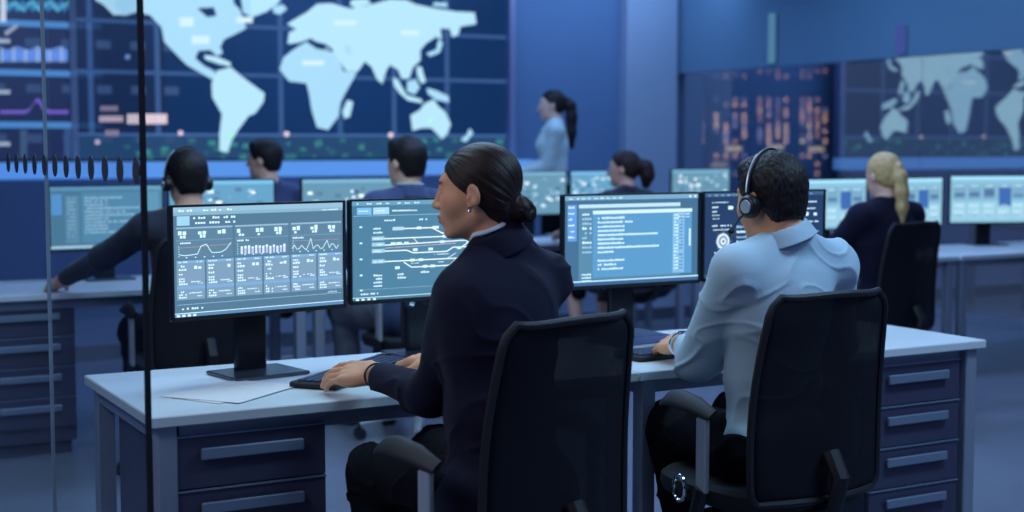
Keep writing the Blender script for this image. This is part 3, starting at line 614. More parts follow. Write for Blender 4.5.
# ------------------------------------------------------------------ screens
BGT=srgb(66,108,138)
def text(b,r,x,y,w_,h_,c,d,gap=.25):
    n=max(1,int(w_/(h_*.55))); cw=w_/n
    for i in range(n):
        if r.random()<gap*.4: continue
        hh=h_*(.6+.4*r.random()); b(x+cw*i,y,x+cw*(i+.78),y+hh,c,d)
def ui(kind, seed=0, W=.545, Hh=.305):
    m=MB(); r=random.Random(seed)
    def q(x0,y0,x1,y1,c,d=1):
        y=-.0006*d
        m.quad(Vector(((x0-.5)*W,y,(y0-.5)*Hh)),Vector(((x1-.5)*W,y,(y0-.5)*Hh)),Vector(((x1-.5)*W,y,(y1-.5)*Hh)),Vector(((x0-.5)*W,y,(y1-.5)*Hh)),c)
    def line(pts,c,t,d=3):
        for (xa,ya),(xb,yb) in zip(pts,pts[1:]):
            dx,dy=(xb-xa)*W,(yb-ya)*Hh; l=math.hypot(dx,dy)+1e-9; nx,nz=-dy/l*t/2,dx/l*t/2; P=[]
            for (xx,yy,s) in((xa,ya,-1),(xb,yb,-1),(xb,yb,1),(xa,ya,1)): P.append(Vector(((xx-.5)*W+nx*s,-.0006*d,(yy-.5)*Hh+nz*s)))
            m.quad(*P,c)
    Wt=srgb(205,235,250); Md=srgb(150,190,220)
    if kind=='dash':
        q(0,0,1,1,srgb(80,116,142)); q(0,.92,1,1,srgb(128,168,190),2); q(0,.95,1,1,srgb(140,180,205),3)
        for i in range(7): text(q,r,.03+.045*i,.955,.032,.02,Wt,4)
        text(q,r,.87,.925,.1,.012,Wt,4)
        q(.02,.83,.09,.915,srgb(150,200,225),3)
        for x in(.11,.19,.28): text(q,r,x,.885,.07,.022,Wt,3); text(q,r,x+.01,.84,.06,.022,Wt,3)
        for i in range(3):
            x=.015+.33*i; q(x,.53,x+.315,.81,srgb(88,124,150),2); q(x,.80,x+.315,.815,srgb(140,175,200),3); q(x,.69,x+.315,.70,srgb(105,140,165),3)
            for k in range(3): text(q,r,x+.01+.11*k,.745,.05,.045,Wt,4); text(q,r,x+.02+.11*k,.715,.035,.03,Wt,4)
            text(q,r,x+.01,.665,.07,.018,Wt,4)
            for k in range(5): q(x+.01,.55+.022*k,x+.016,.556+.022*k,Wt,4); q(x+.02,.55+.022*k,x+.30,.552+.022*k,srgb(95,130,155),3); q(x+.05+.05*k,.535,x+.058+.05*k,.545,Wt,4)
        line([(.03,.57),(.06,.56),(.1,.565),(.13,.57),(.15,.64),(.18,.655),(.2,.6),(.21,.575),(.26,.575),(.29,.6),(.32,.66)],Wt,.0022,5); line([(.03,.63),(.32,.645)],srgb(190,140,150),.0012,4)
        for k in range(13): h0=.08*(.75+.25*r.random()); q(.375+.021*k,.545,.388+.021*k,.545+h0,srgb(170,190,240) if k%2 else srgb(205,215,250),4); q(.375+.021*k,.575+h0*.3,.388+.021*k,.545+h0,Wt,5)
        line([(.68+.0145*i,.57+.025*math.sin(i*1.9)+ (.07 if i in(8,15) else 0)+.015*r.random()) for i in range(21)],Wt,.002,5); line([(.69,.645),(.97,.64)],srgb(180,140,160),.001,4)
        for i in range(6):
            x=.015+.165*i; q(x,.16,x+.155,.515,srgb(118,150,178),2); q(x,.49,x+.155,.515,srgb(120,165,205),3); q(x,.255,x+.155,.285,srgb(118,162,205),3)
            text(q,r,x+.01,.495,.05,.014,Wt,4); text(q,r,x+.11,.495,.03,.012,Wt,4)
            for (dx,yy,w_,h_) in((.01,.455,.035,.02),(.01,.425,.045,.022),(.095,.435,.045,.03),(.01,.385,.035,.02),(.01,.345,.035,.016),(.01,.32,.035,.02),(.01,.295,.05,.02),(.07,.315,.06,.012),(.115,.30,.03,.012),(.01,.225,.03,.018),(.01,.20,.045,.018),(.01,.175,.045,.018),(.065,.215,.07,.012),(.11,.185,.03,.012)): text(q,r,x+dx,yy,w_,h_,Wt,4)
        q(.015,.115,.985,.119,Md,3); text(q,r,.9,.125,.06,.02,Md,3); text(q,r,.04,.07,.12,.022,Wt,3); q(0,.035,1,.042,Wt,3); q(0,0,1,.035,srgb(85,130,170),2)
        for i in range(4): q(.01+.03*i,.008,.028+.03*i,.028,Wt,4)
    elif kind=='track':
        q(0,0,1,1,srgb(70,118,146)); q(0,.95,1,1,srgb(100,150,180),2)
        for i in range(7): text(q,r,.03+.06*i,.962,.035,.016,Wt,3)
        q(.03,.86,.12,.93,srgb(120,180,225),3); q(.13,.86,.23,.93,srgb(160,205,230),3); text(q,r,.25,.885,.16,.018,Wt,3); text(q,r,.04,.89,.06,.014,Wt,4); text(q,r,.14,.89,.07,.014,Wt,4)
        q(.01,.845,.99,.85,Md,3); q(.01,.05,.99,.84,srgb(74,121,150),1.5)
        for x in(.2,.42,.63,.84): text(q,r,x,.79,.07,.022,Wt,3)
        for yy in(.73,.57,.41,.25,.10): q(.045,yy,.062,yy+.016,Wt,3)
        def tr(pts,t=.0035): line(pts,srgb(225,242,250),t,4)
        tr([(.25,.71),(.5,.71),(.57,.65),(.98,.65)]); tr([(.2,.615),(.98,.615)]); tr([(.2,.55),(.98,.575)]); tr([(.2,.49),(.34,.49),(.38,.46),(.6,.46),(.64,.50),(.98,.50)])
        tr([(.2,.385),(.7,.385),(.78,.47),(.98,.47)]); tr([(.32,.37),(.37,.315),(.98,.315)]); tr([(.7,.5),(.8,.61)]); tr([(.38,.615),(.41,.56)],.002); tr([(.6,.385),(.66,.44)],.002); tr([(.62,.32),(.66,.38)],.002); line([(.2,.52),(.66,.54)],srgb(210,190,200),.0015,5)
        for (x,y) in((.12,.60),(.12,.54),(.12,.475),(.12,.37)): q(x,y,x+.08,y+.04,srgb(150,190,215),4); text(q,r,x+.01,y+.01,.06,.018,Wt,5)
        text(q,r,.13,.71,.06,.02,Wt,4); text(q,r,.13,.67,.06,.02,Wt,4); q(.25,.695,.32,.73,srgb(170,205,225),5)
        for i in range(26): x=.22+.72*r.random(); y=r.choice([.71,.615,.56,.49,.385,.315]); q(x,y-.012,x+.03,y+.016,Wt,6)
        for i in range(14): x=.3+.6*r.random(); y=r.choice([.67,.64,.58,.52,.43,.35,.73]); text(q,r,x,y,.05,.012,Wt,5)
        for (x,yy,n) in((.13,.24,4),(.28,.24,2),(.43,.25,1)):
            for k in range(n): text(q,r,x,yy-.035*k,.055,.022,Wt,4)
        q(.03,.11,.99,.113,Md,3); text(q,r,.05,.06,.12,.018,Wt,3); q(0,.03,1,.036,Wt,3)
        for i in range(4): q(.02+.035*i,.005,.038+.035*i,.024,Wt,4)
    elif kind=='code':
        q(0,0,1,1,srgb(66,106,140)); q(0,.945,1,1,srgb(115,160,190),2)
        for i in range(9): text(q,r,.03+.045*i,.958,.03,.016,Wt,3)
        for x in(.93,.97): q(x,.955,x+.015,.98,Wt,3)
        q(.02,.5,.085,.9,srgb(95,150,215),3)
        for k in range(6): text(q,r,.025,.86-.065*k,.045,.022,Wt,4)
        q(.1,.07,.86,.9,srgb(84,130,160),3); q(.1,.86,.86,.9,srgb(180,215,235),4); q(.2,.09,.95,.83,srgb(86,146,192),5); q(.2,.79,.95,.83,srgb(200,230,245),6)
        for k in range(9): text(q,r,.125,.78-.052*k,.07,.03,Md if k%3 else Wt,4)
        for k in range(3): text(q,r,.12,.12-.035*k,.07,.022,Wt,7)
        for k,(w_) in enumerate((.2,.26,.2,.2,.45,.19,.2,.46,.12,0,.2,.14,.19)):
            if w_: text(q,r,.235,.735-.047*k,w_,.026,srgb(205,235,250),7,.1); 
            if w_>.3: q(.235,.740-.047*k,.235+w_,.755-.047*k,srgb(190,225,245),7.3)
        q(.80,.1,.89,.78,srgb(125,180,220),7)
        for k in range(17): text(q,r,.81,.75-.038*k,.035,.022,Wt,8); text(q,r,.85,.75-.038*k,.03,.022,srgb(80,120,160),8)
        for k in range(3): text(q,r,.84,.79-.03*k,.09,.016,Wt,8)
        q(.925,.4,.94,.6,srgb(190,225,245),8)
        q(0,.0,1,.05,srgb(60,95,140),6); q(0,.045,1,.06,srgb(180,225,245),8)
    elif kind=='status':
        q(0,0,1,1,srgb(36,60,98)); q(0,.95,1,1,srgb(60,90,130),2)
        for i in range(18): text(q,r,.03+.05*i,.962,.03,.014,Md,3)
        text(q,r,.06,.88,.14,.014,Wt,3); text(q,r,.06,.82,.05,.022,Wt,3); text(q,r,.06,.77,.04,.018,Wt,3); text(q,r,.06,.73,.06,.012,Wt,3); text(q,r,.06,.69,.06,.012,Wt,3); q(.19,.8,.23,.84,Wt,3)
        text(q,r,.06,.605,.16,.02,Wt,3); text(q,r,.07,.56,.14,.014,Wt,3)
        def disc(cx,cy,rad,c,d,n=20):
            o=len(m.v)
            for i in range(n): t=i*2*math.pi/n; m.v.append(Vector(((cx-.5)*W+rad*math.cos(t),-.0006*d,(cy-.5)*Hh+rad*math.sin(t)))); m.c.append(c)
            m.f.append(tuple(range(o,o+n)))
        disc(.15,.43,.029,srgb(200,220,235),4); disc(.15,.43,.020,srgb(120,150,185),5); disc(.15,.43,.012,srgb(220,235,245),6); disc(.15,.43,.006,srgb(100,130,170),7)
        for i in range(8): t=i*math.pi/4; q(.15+.062*math.cos(t)-.006,.43+.11*math.sin(t)-.01,.15+.062*math.cos(t)+.006,.43+.11*math.sin(t)+.01,srgb(80,110,150),8)
        for i in range(5): q(.08+.035*i,.29,.095+.035*i,.305,Wt,4)
        for k in range(3): text(q,r,.06,.22-.03*k,.14,.014,Md,4)
        for k in range(7): text(q,r,.26,.58-.06*k,.16,.03,Wt if k%2 else Md,4)
        q(.07,.05,.22,.13,srgb(90,125,160),3)
        for k in range(3): text(q,r,.08,.1-.025*k,.12,.015,Wt,5)
        for (x,y,w_,h_) in((.84,.7,.11,.05),(.84,.62,.12,.02),(.85,.78,.08,.02),(.86,.86,.08,.02),(.84,.5,.12,.02),(.84,.44,.1,.02),(.84,.38,.12,.02),(.84,.3,.12,.03)): text(q,r,x,y,w_,h_,Wt,4)
        for k in range(12): text(q,r,.45+.12*(k%3),.2+.15*(k//3),.09,.03,Md,4)
        q(0,.03,1,.034,Md,3); 
        for i in range(12): text(q,r,.02+.08*i,.006,.05,.014,Wt,4)
    else:
        bg={'a':srgb(78,122,148),'b':srgb(130,180,205),'c':srgb(95,140,165),'d':srgb(95,150,185)}[kind]
        q(0,0,1,1,bg); q(0,.93,1,1,tuple(c*1.5 for c in bg),2)
        if kind=='a':
            q(.13,.1,.25,.85,srgb(95,140,165),2); q(.27,.1,.97,.9,srgb(86,138,168),2); q(.01,.55,.1,.88,srgb(90,150,205),3)
            for k in range(11): text(q,r,.3,.8-.055*k,.2+.35*(r.random()**2),.03,srgb(165,200,220),3); text(q,r,.15,.8-.06*k,.07,.03,srgb(140,180,200),3)
            q(0,.02,1,.06,srgb(170,205,220),3)
        else:
            if kind=='b':
                for k in range(5): x=.03+.19*k; q(x,.50,x+.17,.84,srgb(112,158,185),2); q(x+.02,.56,x+.15,.60+.15*r.random(),srgb(80,110,150),3); text(q,r,x+.02,.78,.12,.03,Wt,4); q(x,.08,x+.17,.44,srgb(150,195,215),2); text(q,r,x+.02,.36,.12,.03,Wt,4); text(q,r,x+.02,.14,.12,.03,srgb(95,135,170),4); text(q,r,x+.02,.22,.12,.03,Wt,4)
            else:
                for k in range(62):
                    x=.03+.9*r.random(); y=.08+.75*r.random(); s=.012+.03*r.random(); c=r.choice([Wt,srgb(235,248,255),srgb(120,160,190),srgb(85,120,150),srgb(60,95,130),srgb(160,200,215)]); q(x,y,min(.99,x+s*1.6),y+s*1.6,c,3)
            if kind=='b': q(.62,.35,.78,.75,srgb(60,100,165),4)
    return m
def monitor(label, x, y, rz, kind, seed=0, top=1.236, group=None, base_z=.74, stand=True, hs=.32, ws=.56):
    root=empty('monitor',(x,y,base_z),R(rz),label,'monitor',group); zc=top-base_z-hs/2
    b=MB(); b.box((0,.012,zc),(ws,.022,hs),ch=.004); b.box((0,.028,zc),(ws*.62,.02,hs*.6),ch=.006); b.build('housing',M['black'],root)
    b=MB(); t=.006; fz=-.0035
    b.box((0,fz,zc+hs/2-t/2),(ws,.006,t)); b.box((0,fz,zc-hs/2+t),(ws,.006,t*2)); b.box((-ws/2+t/2,fz,zc),(t,.006,hs-.01)); b.box((ws/2-t/2,fz,zc),(t,.006,hs-.01)); b.build('bezel',M['matte'],root)
    ui(kind,seed).build('screen',M['screen'],root,loc=(0,-.0005,zc+.003),color=True)
    if stand:
        b=MB(); b.box((0,.075,zc*.5+.02),(.10,.025,zc+.04),ch=.006); b.box((0,.05,zc),(.07,.04,.07),ch=.004); b.build('stand_column',M['stand'],root)
        b=MB(); b.box((0,.03,.006),(.235,.19,.010),ch=.003); b.build('stand_base',M['standplate'],root)
    return root
G1='monitors on the near desks'
monitor('large monitor left of the suited woman, showing charts and tile panels',1.325,3.862,10.6,'dash',1,group=G1)
monitor('monitor partly behind the suited woman, showing a white track diagram',1.915,3.975,3,'track',2,group=G1)
monitor('monitor between the woman and the headset man, showing a pale blue text window',2.70,4.02,0,'code',3,group=G1)
monitor('dark blue status monitor mostly hidden behind the head of the man in the pale shirt',3.285,4.035,0,'status',4,group=G1)
G2='blurred monitors in the rows behind'
monitor('blurred monitor behind the glass partition, beside the arm of the dark-clad headset man',1.62,7.0,2,'a',5,1.205,G2)
monitor('blurred monitor right of the head of the dark-clad headset man',2.205,7.02,0,'d',6,1.225,G2)
monitor('blurred monitor just left of the man in the blue suit',2.90,7.0,0,'c',7,1.225,G2)
monitor('blurred bright monitor between the standing woman and the hair bun of the suited woman',5.08,8.85,0,'c',8,1.21,G2)
monitor('blurred monitor in front of the face of the seated woman with the fluffy ponytail',5.67,8.85,0,'d',9,1.21,G2)
monitor('small blurred monitor standing alone before the blue pillar',6.57,8.85,0,'c',10,1.215,G2)
monitor('blurred monitor left of the blonde woman, beyond the dark blue status monitor',6.0,6.72,0,'b',11,1.19,G2)
monitor('blurred monitor just right of the blonde ponytail',6.66,6.72,0,'b',12,1.19,G2)
monitor('rightmost blurred monitor, on the desk with the empty chair',7.26,6.62,-20,'b',13,1.20,G2)
# ------------------------------------------------------------------ desks and drawers
def desk(label, x0, x1, y0, y1, group):
    root=empty('desk',((x0+x1)/2,(y0+y1)/2,0),0,label,'desk',group); w_=x1-x0-.004; d=y1-y0
    MB().box((0,0,.726),(w_,d,.028),ch=.003).build('desktop',M['desk_top'],root)
    b=MB(); b.box((0,-d/2+.06,.69),(w_-.16,.03,.044)); b.box((0,d/2-.06,.69),(w_-.16,.03,.044)); b.build('crossbar',M['desk_metal'],root,bevel=.002)
    for sx in(-1,1):
        for sy in(-1,1): MB().box((sx*(w_/2-.045),sy*(d/2-.045),.356),(.05,.05,.712),ch=.004).build('leg',M['desk_metal'],root)
        MB().box((sx*(w_/2-.045),0,.69),(.04,d-.142,.044)).build('side_rail',M['desk_metal'],root,bevel=.002)
    return root
GD='white office desks'
desk('near white desk holding the papers, at the suited woman',.875,2.300,3.387,4.12,GD)
desk('near white desk at the man in the pale blue shirt',2.302,3.722,3.387,4.12,GD)
desk('blurred white desk beyond the glass partition, at the dark-clad headset man',.80,2.47,6.47,7.2,GD)
desk('blurred desk of the man in the blue suit',2.475,3.895,6.47,7.2,GD)
desk('blurred far desk behind the row, at the seated man in navy seen between two monitors',2.4,4.3,8.35,9.05,GD)
desk('blurred far desk holding the two monitors below the standing woman',4.7,6.10,8.35,9.05,GD)
desk('blurred far desk under the single monitor before the blue pillar',6.15,7.6,8.35,9.05,GD)
desk('blurred desk of the blonde woman',5.0,6.40,6.05,6.8,GD)
desk('blurred desk at the right edge with the empty chair',6.42,8.0,6.05,6.8,GD)
def pedestal(label, xc, yf, group, hw=.205, top=.68):
    root=empty('drawer_cabinet',(xc,yf+.27,0),0,label,'cabinet',group); H0=top-.02
    b=MB(); b.box((0,.005,.06+H0/2-.02),(hw*2,.52,H0-.04),ch=.003); b.box((0,.01,.03),(hw*2-.04,.48,.06)); b.build('body',M['drawer'],root)
    n=4; dh=.138; z=top
    for i in range(n):
        zc=z-dh/2-i*dh; dr=MB().box((0,-.265,zc),(hw*2-.01,.018,dh-.006),ch=.002).build('drawer',M['drawer'],root)
        MB().box((0,-.268,zc+dh/2-.002),(hw*2-.01,.022,.004)).build('edge_strip',M['handle'],dr)
        b=MB(); b.box((0,-.288,zc+.022),(.27,.012,.030),ch=.003); 
        for s in(-1,1): b.box((s*.12,-.278,zc+.022),(.012,.018,.02))
        b.build('handle',M['handle'],dr)
    return root
GP='four-drawer cabinets'
pedestal('dark drawer cabinet under the desk with the papers',1.140,3.425,GP)
pedestal('blue-lit drawer cabinet under the right end of the near desks',3.432,3.425,GP)
pedestal('blurred drawer cabinet seen through the glass partition',1.15,6.52,GP)
# ------------------------------------------------------------------ desk objects
def keyboard(label, x, y, rz, L=.44, D=.14, group=None):
    root=empty('keyboard',(x,y,.74),R(rz),label,'keyboard',group)
    b=MB(); b.box((0,0,.010),(L,D,.016),ch=.004); b.build('case',M['matte'],root)
    b=MB(); 
    for r_ in range(5):
        xk=-L/2+.012
        while xk<L/2-.022:
            w_=.0165
            if r_==0 and -L*.22<xk<L*.1: w_=.016*6; 
            b.box((xk+w_/2,-D/2+.022+r_*.0235,.0205),(w_,.018,.007),ch=.0015); xk+=w_+.0028
    tag(b.build('keys',M['key'],root),kind='stuff'); return root
keyboard('black keyboard under the hands of the suited woman',1.555,3.735,40,.50,.145,'keyboards')
keyboard('dark keyboard under the hand with the watch',2.60,3.62,5,.40,.13,'keyboards')
# papers
def sheet(label, x,y,z,rz):
    b=MB(); b.box((0,0,0),(.297,.21,.0012)); o=b.build('paper_sheet',M['paper'],None,loc=(x,y,z)); o.rotation_euler=(0,0,R(rz)); tag(o,label,'paper','loose paper sheets'); return o
sheet('top paper sheet on the near desk in front of the monitor stand',1.175,3.635,.7432,38)
sheet('paper sheet lying underneath the other one on the near desk',1.155,3.650,.7415,30)
nb_=empty('notebook',(2.66,3.93,.741),R(8),'blue notebook lying on the desk behind the hand with the watch','notebook')
MB().box((0,0,.003),(.29,.2,.006),ch=.001).build('pages',M['paper'],nb_); MB().box((0,0,.0075),(.297,.207,.003),ch=.001).build('cover',M['notebook'],nb_)
ph=empty('pen',(1.80,4.03,.748),R(20),'slim dark pen lying behind the keyboard of the suited woman','pen')
MB().cyl((-.06,0,0),(.055,0,0),.0045,n=10).build('barrel',M['black'],ph,smooth=True); MB().cyl((.055,0,0),(.072,0,0),.004,.001,n=10).build('tip',M['silver'],ph,smooth=True)
hd=empty('headset',(1.90,4.045,.9),0,'small black headset hanging on the stand of the track diagram monitor','headset')
MB().tube([(.0+.05*math.cos(t),-.035,.02+.06*math.sin(t)) for t in [math.pi*i/12 for i in range(13)]],.004,6).build('headband',M['black'],hd,smooth=True)
for s in(-1,1): MB().cyl((s*.05,-.035,.01),(s*.035,-.035,.005),.018,.018,14).build('ear_cup',M['chrome'],hd,smooth=True)
# ------------------------------------------------------------------ chairs
def chair(label, x, y, az, group='office chairs', zs=0., src=None, knob=False):
    root=empty('office_chair',(x,y,0),R(az),label,'chair',group); a=math.pi
    # back: curved mesh panel with a frame tube; local +y is forward, seat centre at origin
    def prof(z):
        u=(z-.475)/(.53); hw=.225+.006*math.sin(u*3.1)-.024*u*u
        if u>.93: hw-=.03*((u-.93)/.07)**2
        if u<.06: hw-=.02*((.06-u)/.06)**2
        return hw
    def bp(s,z):
        u=(z-.475)/.53; hw=prof(z); return Vector((s*hw,-.245-.035*u+.045*(s*s)*(1-.2*u)+.02*math.sin(u*math.pi),z+(.012*(1-s*s)+.010*abs(s)**6 if u>.9 else 0)*(u-.9)/.1*(1 if u>.9 else 0)))
    nu,nz_=16,26; b=MB(); vs=[]; fs=[]
    for j in range(nz_+1):
        for i in range(nu+1): vs.append(bp(-1+2*i/nu,.475+.53*j/nz_))
    for j in range(nz_):
        for i in range(nu): k=j*(nu+1)+i; fs.append((k,k+1,k+nu+2,k+nu+1))
    b.add(vs,fs); o=b.build('backrest',M['mesh'],root,smooth=True)
    sm=o.modifiers.new('solid','SOLIDIFY'); sm.thickness=.004
    loop=[bp(-1+2*i/16,.475) for i in range(17)]+[bp(1,.475+.53*j/26) for j in range(1,27)]+[bp(1-2*i/16,1.005) for i in range(1,17)]+[bp(-1,1.005-.53*j/26) for j in range(1,26)]
    MB().tube(loop,.010,8,closed=True).build('backrest_frame',M['matte'],root,smooth=True)
    b=MB(); b.tube([bp(0,.60)+Vector((0,-.012,0)),(0,-.29,.54),(0,-.27,.45),(0,-.12,.40),(0,0,.40)],.024,8); b.build('back_support',M['matte'],root,smooth=True)
    # seat
    b=MB(); n=28; rings=[]
    for (z,k) in((.435,.86),(.445,.97),(.465,1.0),(.488,.99),(.500,.93),(.504,.80)):
        rings.append([(.245*k*math.copysign(abs(math.cos(t))**.55,math.cos(t)),.01+.235*k*math.copysign(abs(math.sin(t))**.55,math.sin(t)),z-(.012 if k<.85 and z>.5 else 0)) for t in [2*a*i/n for i in range(n)]])
    vs=[p for rg in rings for p in rg]; fs=[(k*n+i,k*n+(i+1)%n,(k+1)*n+(i+1)%n,(k+1)*n+i) for k in range(5) for i in range(n)]+[tuple(range(n-1,-1,-1)),tuple(range(5*n,6*n))]
    b.add(vs,fs).build('seat',M['seatfab'],root,smooth=True)
    b=MB(); b.box((0,-.02,.415),(.20,.28,.04),ch=.01); b.build('mechanism',M['matte'],root)
    for s in(-1,1):
        ar=MB().tube([(s*.268,-.095,.698),(s*.268,-.02,.716),(s*.265,.06,.722),(s*.262,.10,.716),(s*.258,.13,.700)],[.018,.027,.030,.027,.015],12,flat=.30).build('armrest',M['matte'],root,smooth=True)
        b=MB(); b.box((s*.272,-.062,.588),(.018,.040,.20),ch=.004); b.build('post',M['silver'],ar)
        MB().tube([(s*.272,-.062,.50),(s*.27,-.03,.415),(s*.20,.0,.405),(s*.08,.0,.405)],.020,8).build('bracket',M['matte'],ar,smooth=True)
    MB().cyl((0,0,.40),(0,0,.20),.022).cyl((0,0,.22),(0,0,.07),.032).build('gas_lift',M['chrome'],root,smooth=True)
    for i in range(5):
        t=2*a*i/5+.3; d=Vector((math.cos(t),math.sin(t),0))
        lg_=MB().tube([d*.02+Vector((0,0,.115)),d*.17+Vector((0,0,.105)),d*.30+Vector((0,0,.075))],[.026,.022,.016],8).build('leg',M['silver'],root,smooth=True)
        pz=d*.30; q=Vector((-d.y,d.x,0)); b=MB()
        for s in(-1,1): b.cyl(pz+q*s*.010+Vector((0,0,.028)),pz+q*s*.026+Vector((0,0,.028)),.028,n=16)
        b.cyl(pz+Vector((0,0,.03)),pz+Vector((0,0,.075)),.008); b.build('caster',M['black'],lg_,smooth=True)
    if knob:
        b=MB(); b.cyl((-.15,.03,.44),(-.268,.03,.480),.010,n=10); b.build('lever',M['black'],root,smooth=True)
        pts=[(-.274,.03+.024*math.cos(t),.482+.034*math.sin(t)) for t in [2*a*i/24 for i in range(24)]]
        MB().tube(pts,.0055,8,closed=True).build('tension_knob',M['chrome'],root,smooth=True)
    return root
def chair_copy(src,label,x,y,az):
    c=dup(src); c.location=(x,y,0); c.rotation_euler=(0,0,R(az)); c['label']=label; return c
ch1=chair('black mesh office chair the suited woman sits in',1.565,2.90,15)
ch2=chair('black mesh office chair of the man in the pale shirt, with chrome knob',2.480,3.035,3,knob=True)
ch3=chair_copy(ch1,'blurred chair of the dark-clad headset man',1.71,5.90,0)
chair_copy(ch1,'blurred chair of the man in the blue suit',2.89,6.12,8)
chair_copy(ch1,'blurred dark chair behind the blonde woman',5.08,5.37,10)
chair_copy(ch1,'empty blurred chair at the right edge',7.05,5.68,150)
chair_copy(ch1,'blurred far chair of the seated woman with the fluffy ponytail',5.12,7.65,5)
chair_copy(ch1,'blurred far chair of the seated man seen between two monitors',2.83,8.0,10)
# ------------------------------------------------------------------ people
J=dict(hip=(1.585,2.885,.58),hipL=(1.500,2.865,.57),hipR=(1.67,2.915,.57),neck=(1.598,2.958,1.168),shL=(1.503,2.918,1.045),shR=(1.768,3.036,1.060),
       elL=(1.470,3.070,.800),wrL=(1.448,3.350,.808),elR=(1.83,3.30,.815),wrR=(1.742,3.55,.800),
       knL=(1.40,3.235,.575),knR=(1.63,3.36,.575),anL=(1.385,3.19,.10),anR=(1.62,3.28,.10))
hc1=(1.553,2.972,1.285)
wm,Rm1,_=figure('seated woman in a dark navy suit with hair in a low bun, typing',J,20,hc1,49,-4,.96,True,'bun','hair_dark','suit','trouser',hero=True,skin=(.74,.36,.20),
   handsL=dict(d=(-.085,.18,-.018),n=(.42,.2,-.88),t=(1,.3,.4),curl=(.12,.26,.22),s=1.15),handsR=dict(d=(-.08,.16,-.02),n=(.1,0,-1),t=(-1,-.3,0),curl=(.25,.4,.35),s=1.05),fold=.008,collar='whiteshirt')
# bracelet and earring are worn: children of the person
W0=Vector(J['wrL']); 
bp_=[W0+Vector((.034*math.cos(t),-.018,.030*math.sin(t)))-Vector(wm.location) for t in [2*math.pi*i/24 for i in range(24)]]
MB().tube(bp_,.0028,6,closed=True).build('bracelet',M['black'],wm,smooth=True)
e0=Vector(list(np.array(hc1)+Rm1@np.array([-.083,.0,-.034])))-Vector(wm.location)
MB().tube([e0+Vector((0,.005*math.cos(t),.006*math.sin(t))) for t in [2*math.pi*i/12 for i in range(12)]],.0018,6,closed=True).build('earring',M['chrome'],wm,smooth=True)
J=dict(hip=(2.490,3.02,.58),hipL=(2.40,3.03,.57),hipR=(2.585,3.03,.57),neck=(2.512,3.000,1.142),shL=(2.348,3.000,1.062),shR=(2.722,3.045,1.058),
       elL=(2.345,3.165,.800),wrL=(2.485,3.425,.805),elR=(2.88,3.20,.82),wrR=(2.84,3.46,.795),
       knL=(2.42,3.40,.575),knR=(2.68,3.42,.575),anL=(2.42,3.28,.10),anR=(2.66,3.32,.10))
hc2=(2.490,3.035,1.250)
mn,Rm2,_=figure('seated man in a pale blue shirt with a headset and wristwatch, seen from behind',J,8,hc2,9,-9,1.0,False,'short','hair_black','shirt','trouser',hero=True,skin=(.70,.33,.17),top_name='shirt',fold=.0075,collar='shirt',
   handsL=dict(d=(.02,.19,-.018),n=(.42,.1,-.88),t=(1,0,.4),curl=(.2,.38,.3),s=1.15),handsR=dict(d=(-.02,.19,-.02),n=(0,0,-1),t=(-1,0,0)))
W0=Vector(J['wrL']); dv=(Vector((.1,.19,-.01))).normalized(); s1=dv.cross(Vector((0,0,1))).normalized(); u1=s1.cross(dv)
cw=W0-dv*.005-Vector(mn.location); ring=[cw+s1*.036*math.cos(t)+u1*.030*math.sin(t) for t in [2*math.pi*i/28 for i in range(28)]]
wt=MB().tube(ring,.006,8,closed=True,flat=1.7).build('wristwatch',M['chrome'],mn,smooth=True)
MB().cyl(cw+u1*.030,cw+u1*.040,.019,.017,20).build('watch_case',M['chrome'],wt,smooth=True); MB().cyl(cw+u1*.040,cw+u1*.0407,.015,n=20).build('dial',M['matte'],wt)
headset('black headset with a silver-centred ear cup and microphone, on the man in the pale shirt',hc2,Rm2,1.0)
_,Rm3,hc3=seated('seated man in dark clothes with a headset, seen from behind through the glass edge',1.735,5.97,2,1.375,6,-6,wrL=(1.30,6.50,.80),fem=False,style='short',hair='hair_black',top='darkknit',top_name='sweater',skin=(.72,.42,.29),hs=1.03)
headset('blurred headset on the man in dark clothes',hc3,Rm3,1.03,False)
seated('seated man in a blue suit behind the track diagram monitor',2.885,6.20,10,1.435,22,-2,fem=False,style='short',hair='hair_black',top='suitblue',bottom='greytrouser',shoes='brownshoe',skin=(.78,.46,.31),hs=1.03,collar='shirt')
seated('seated man in navy seen through the gap between two far monitors',2.84,8.10,25,1.43,48,-2,fem=False,style='short',hair='hair_black',top='suitblue',top_name='sweater',skin=(.78,.46,.31),hs=1.02)
seated('seated woman with a fluffy dark ponytail in front of the pillar side monitors',5.15,7.72,10,1.365,45,-6,style='fluffy',hair='hair_dark',top='darkknit',top_name='sweater',skin=(.70,.40,.28),barecalf=True)
seated('seated woman with a long blonde ponytail in a black jacket',5.27,5.47,2,1.36,2,-10,style='low',hair='hair_blonde',top='suit',skin=(.85,.52,.36),w=1.08)
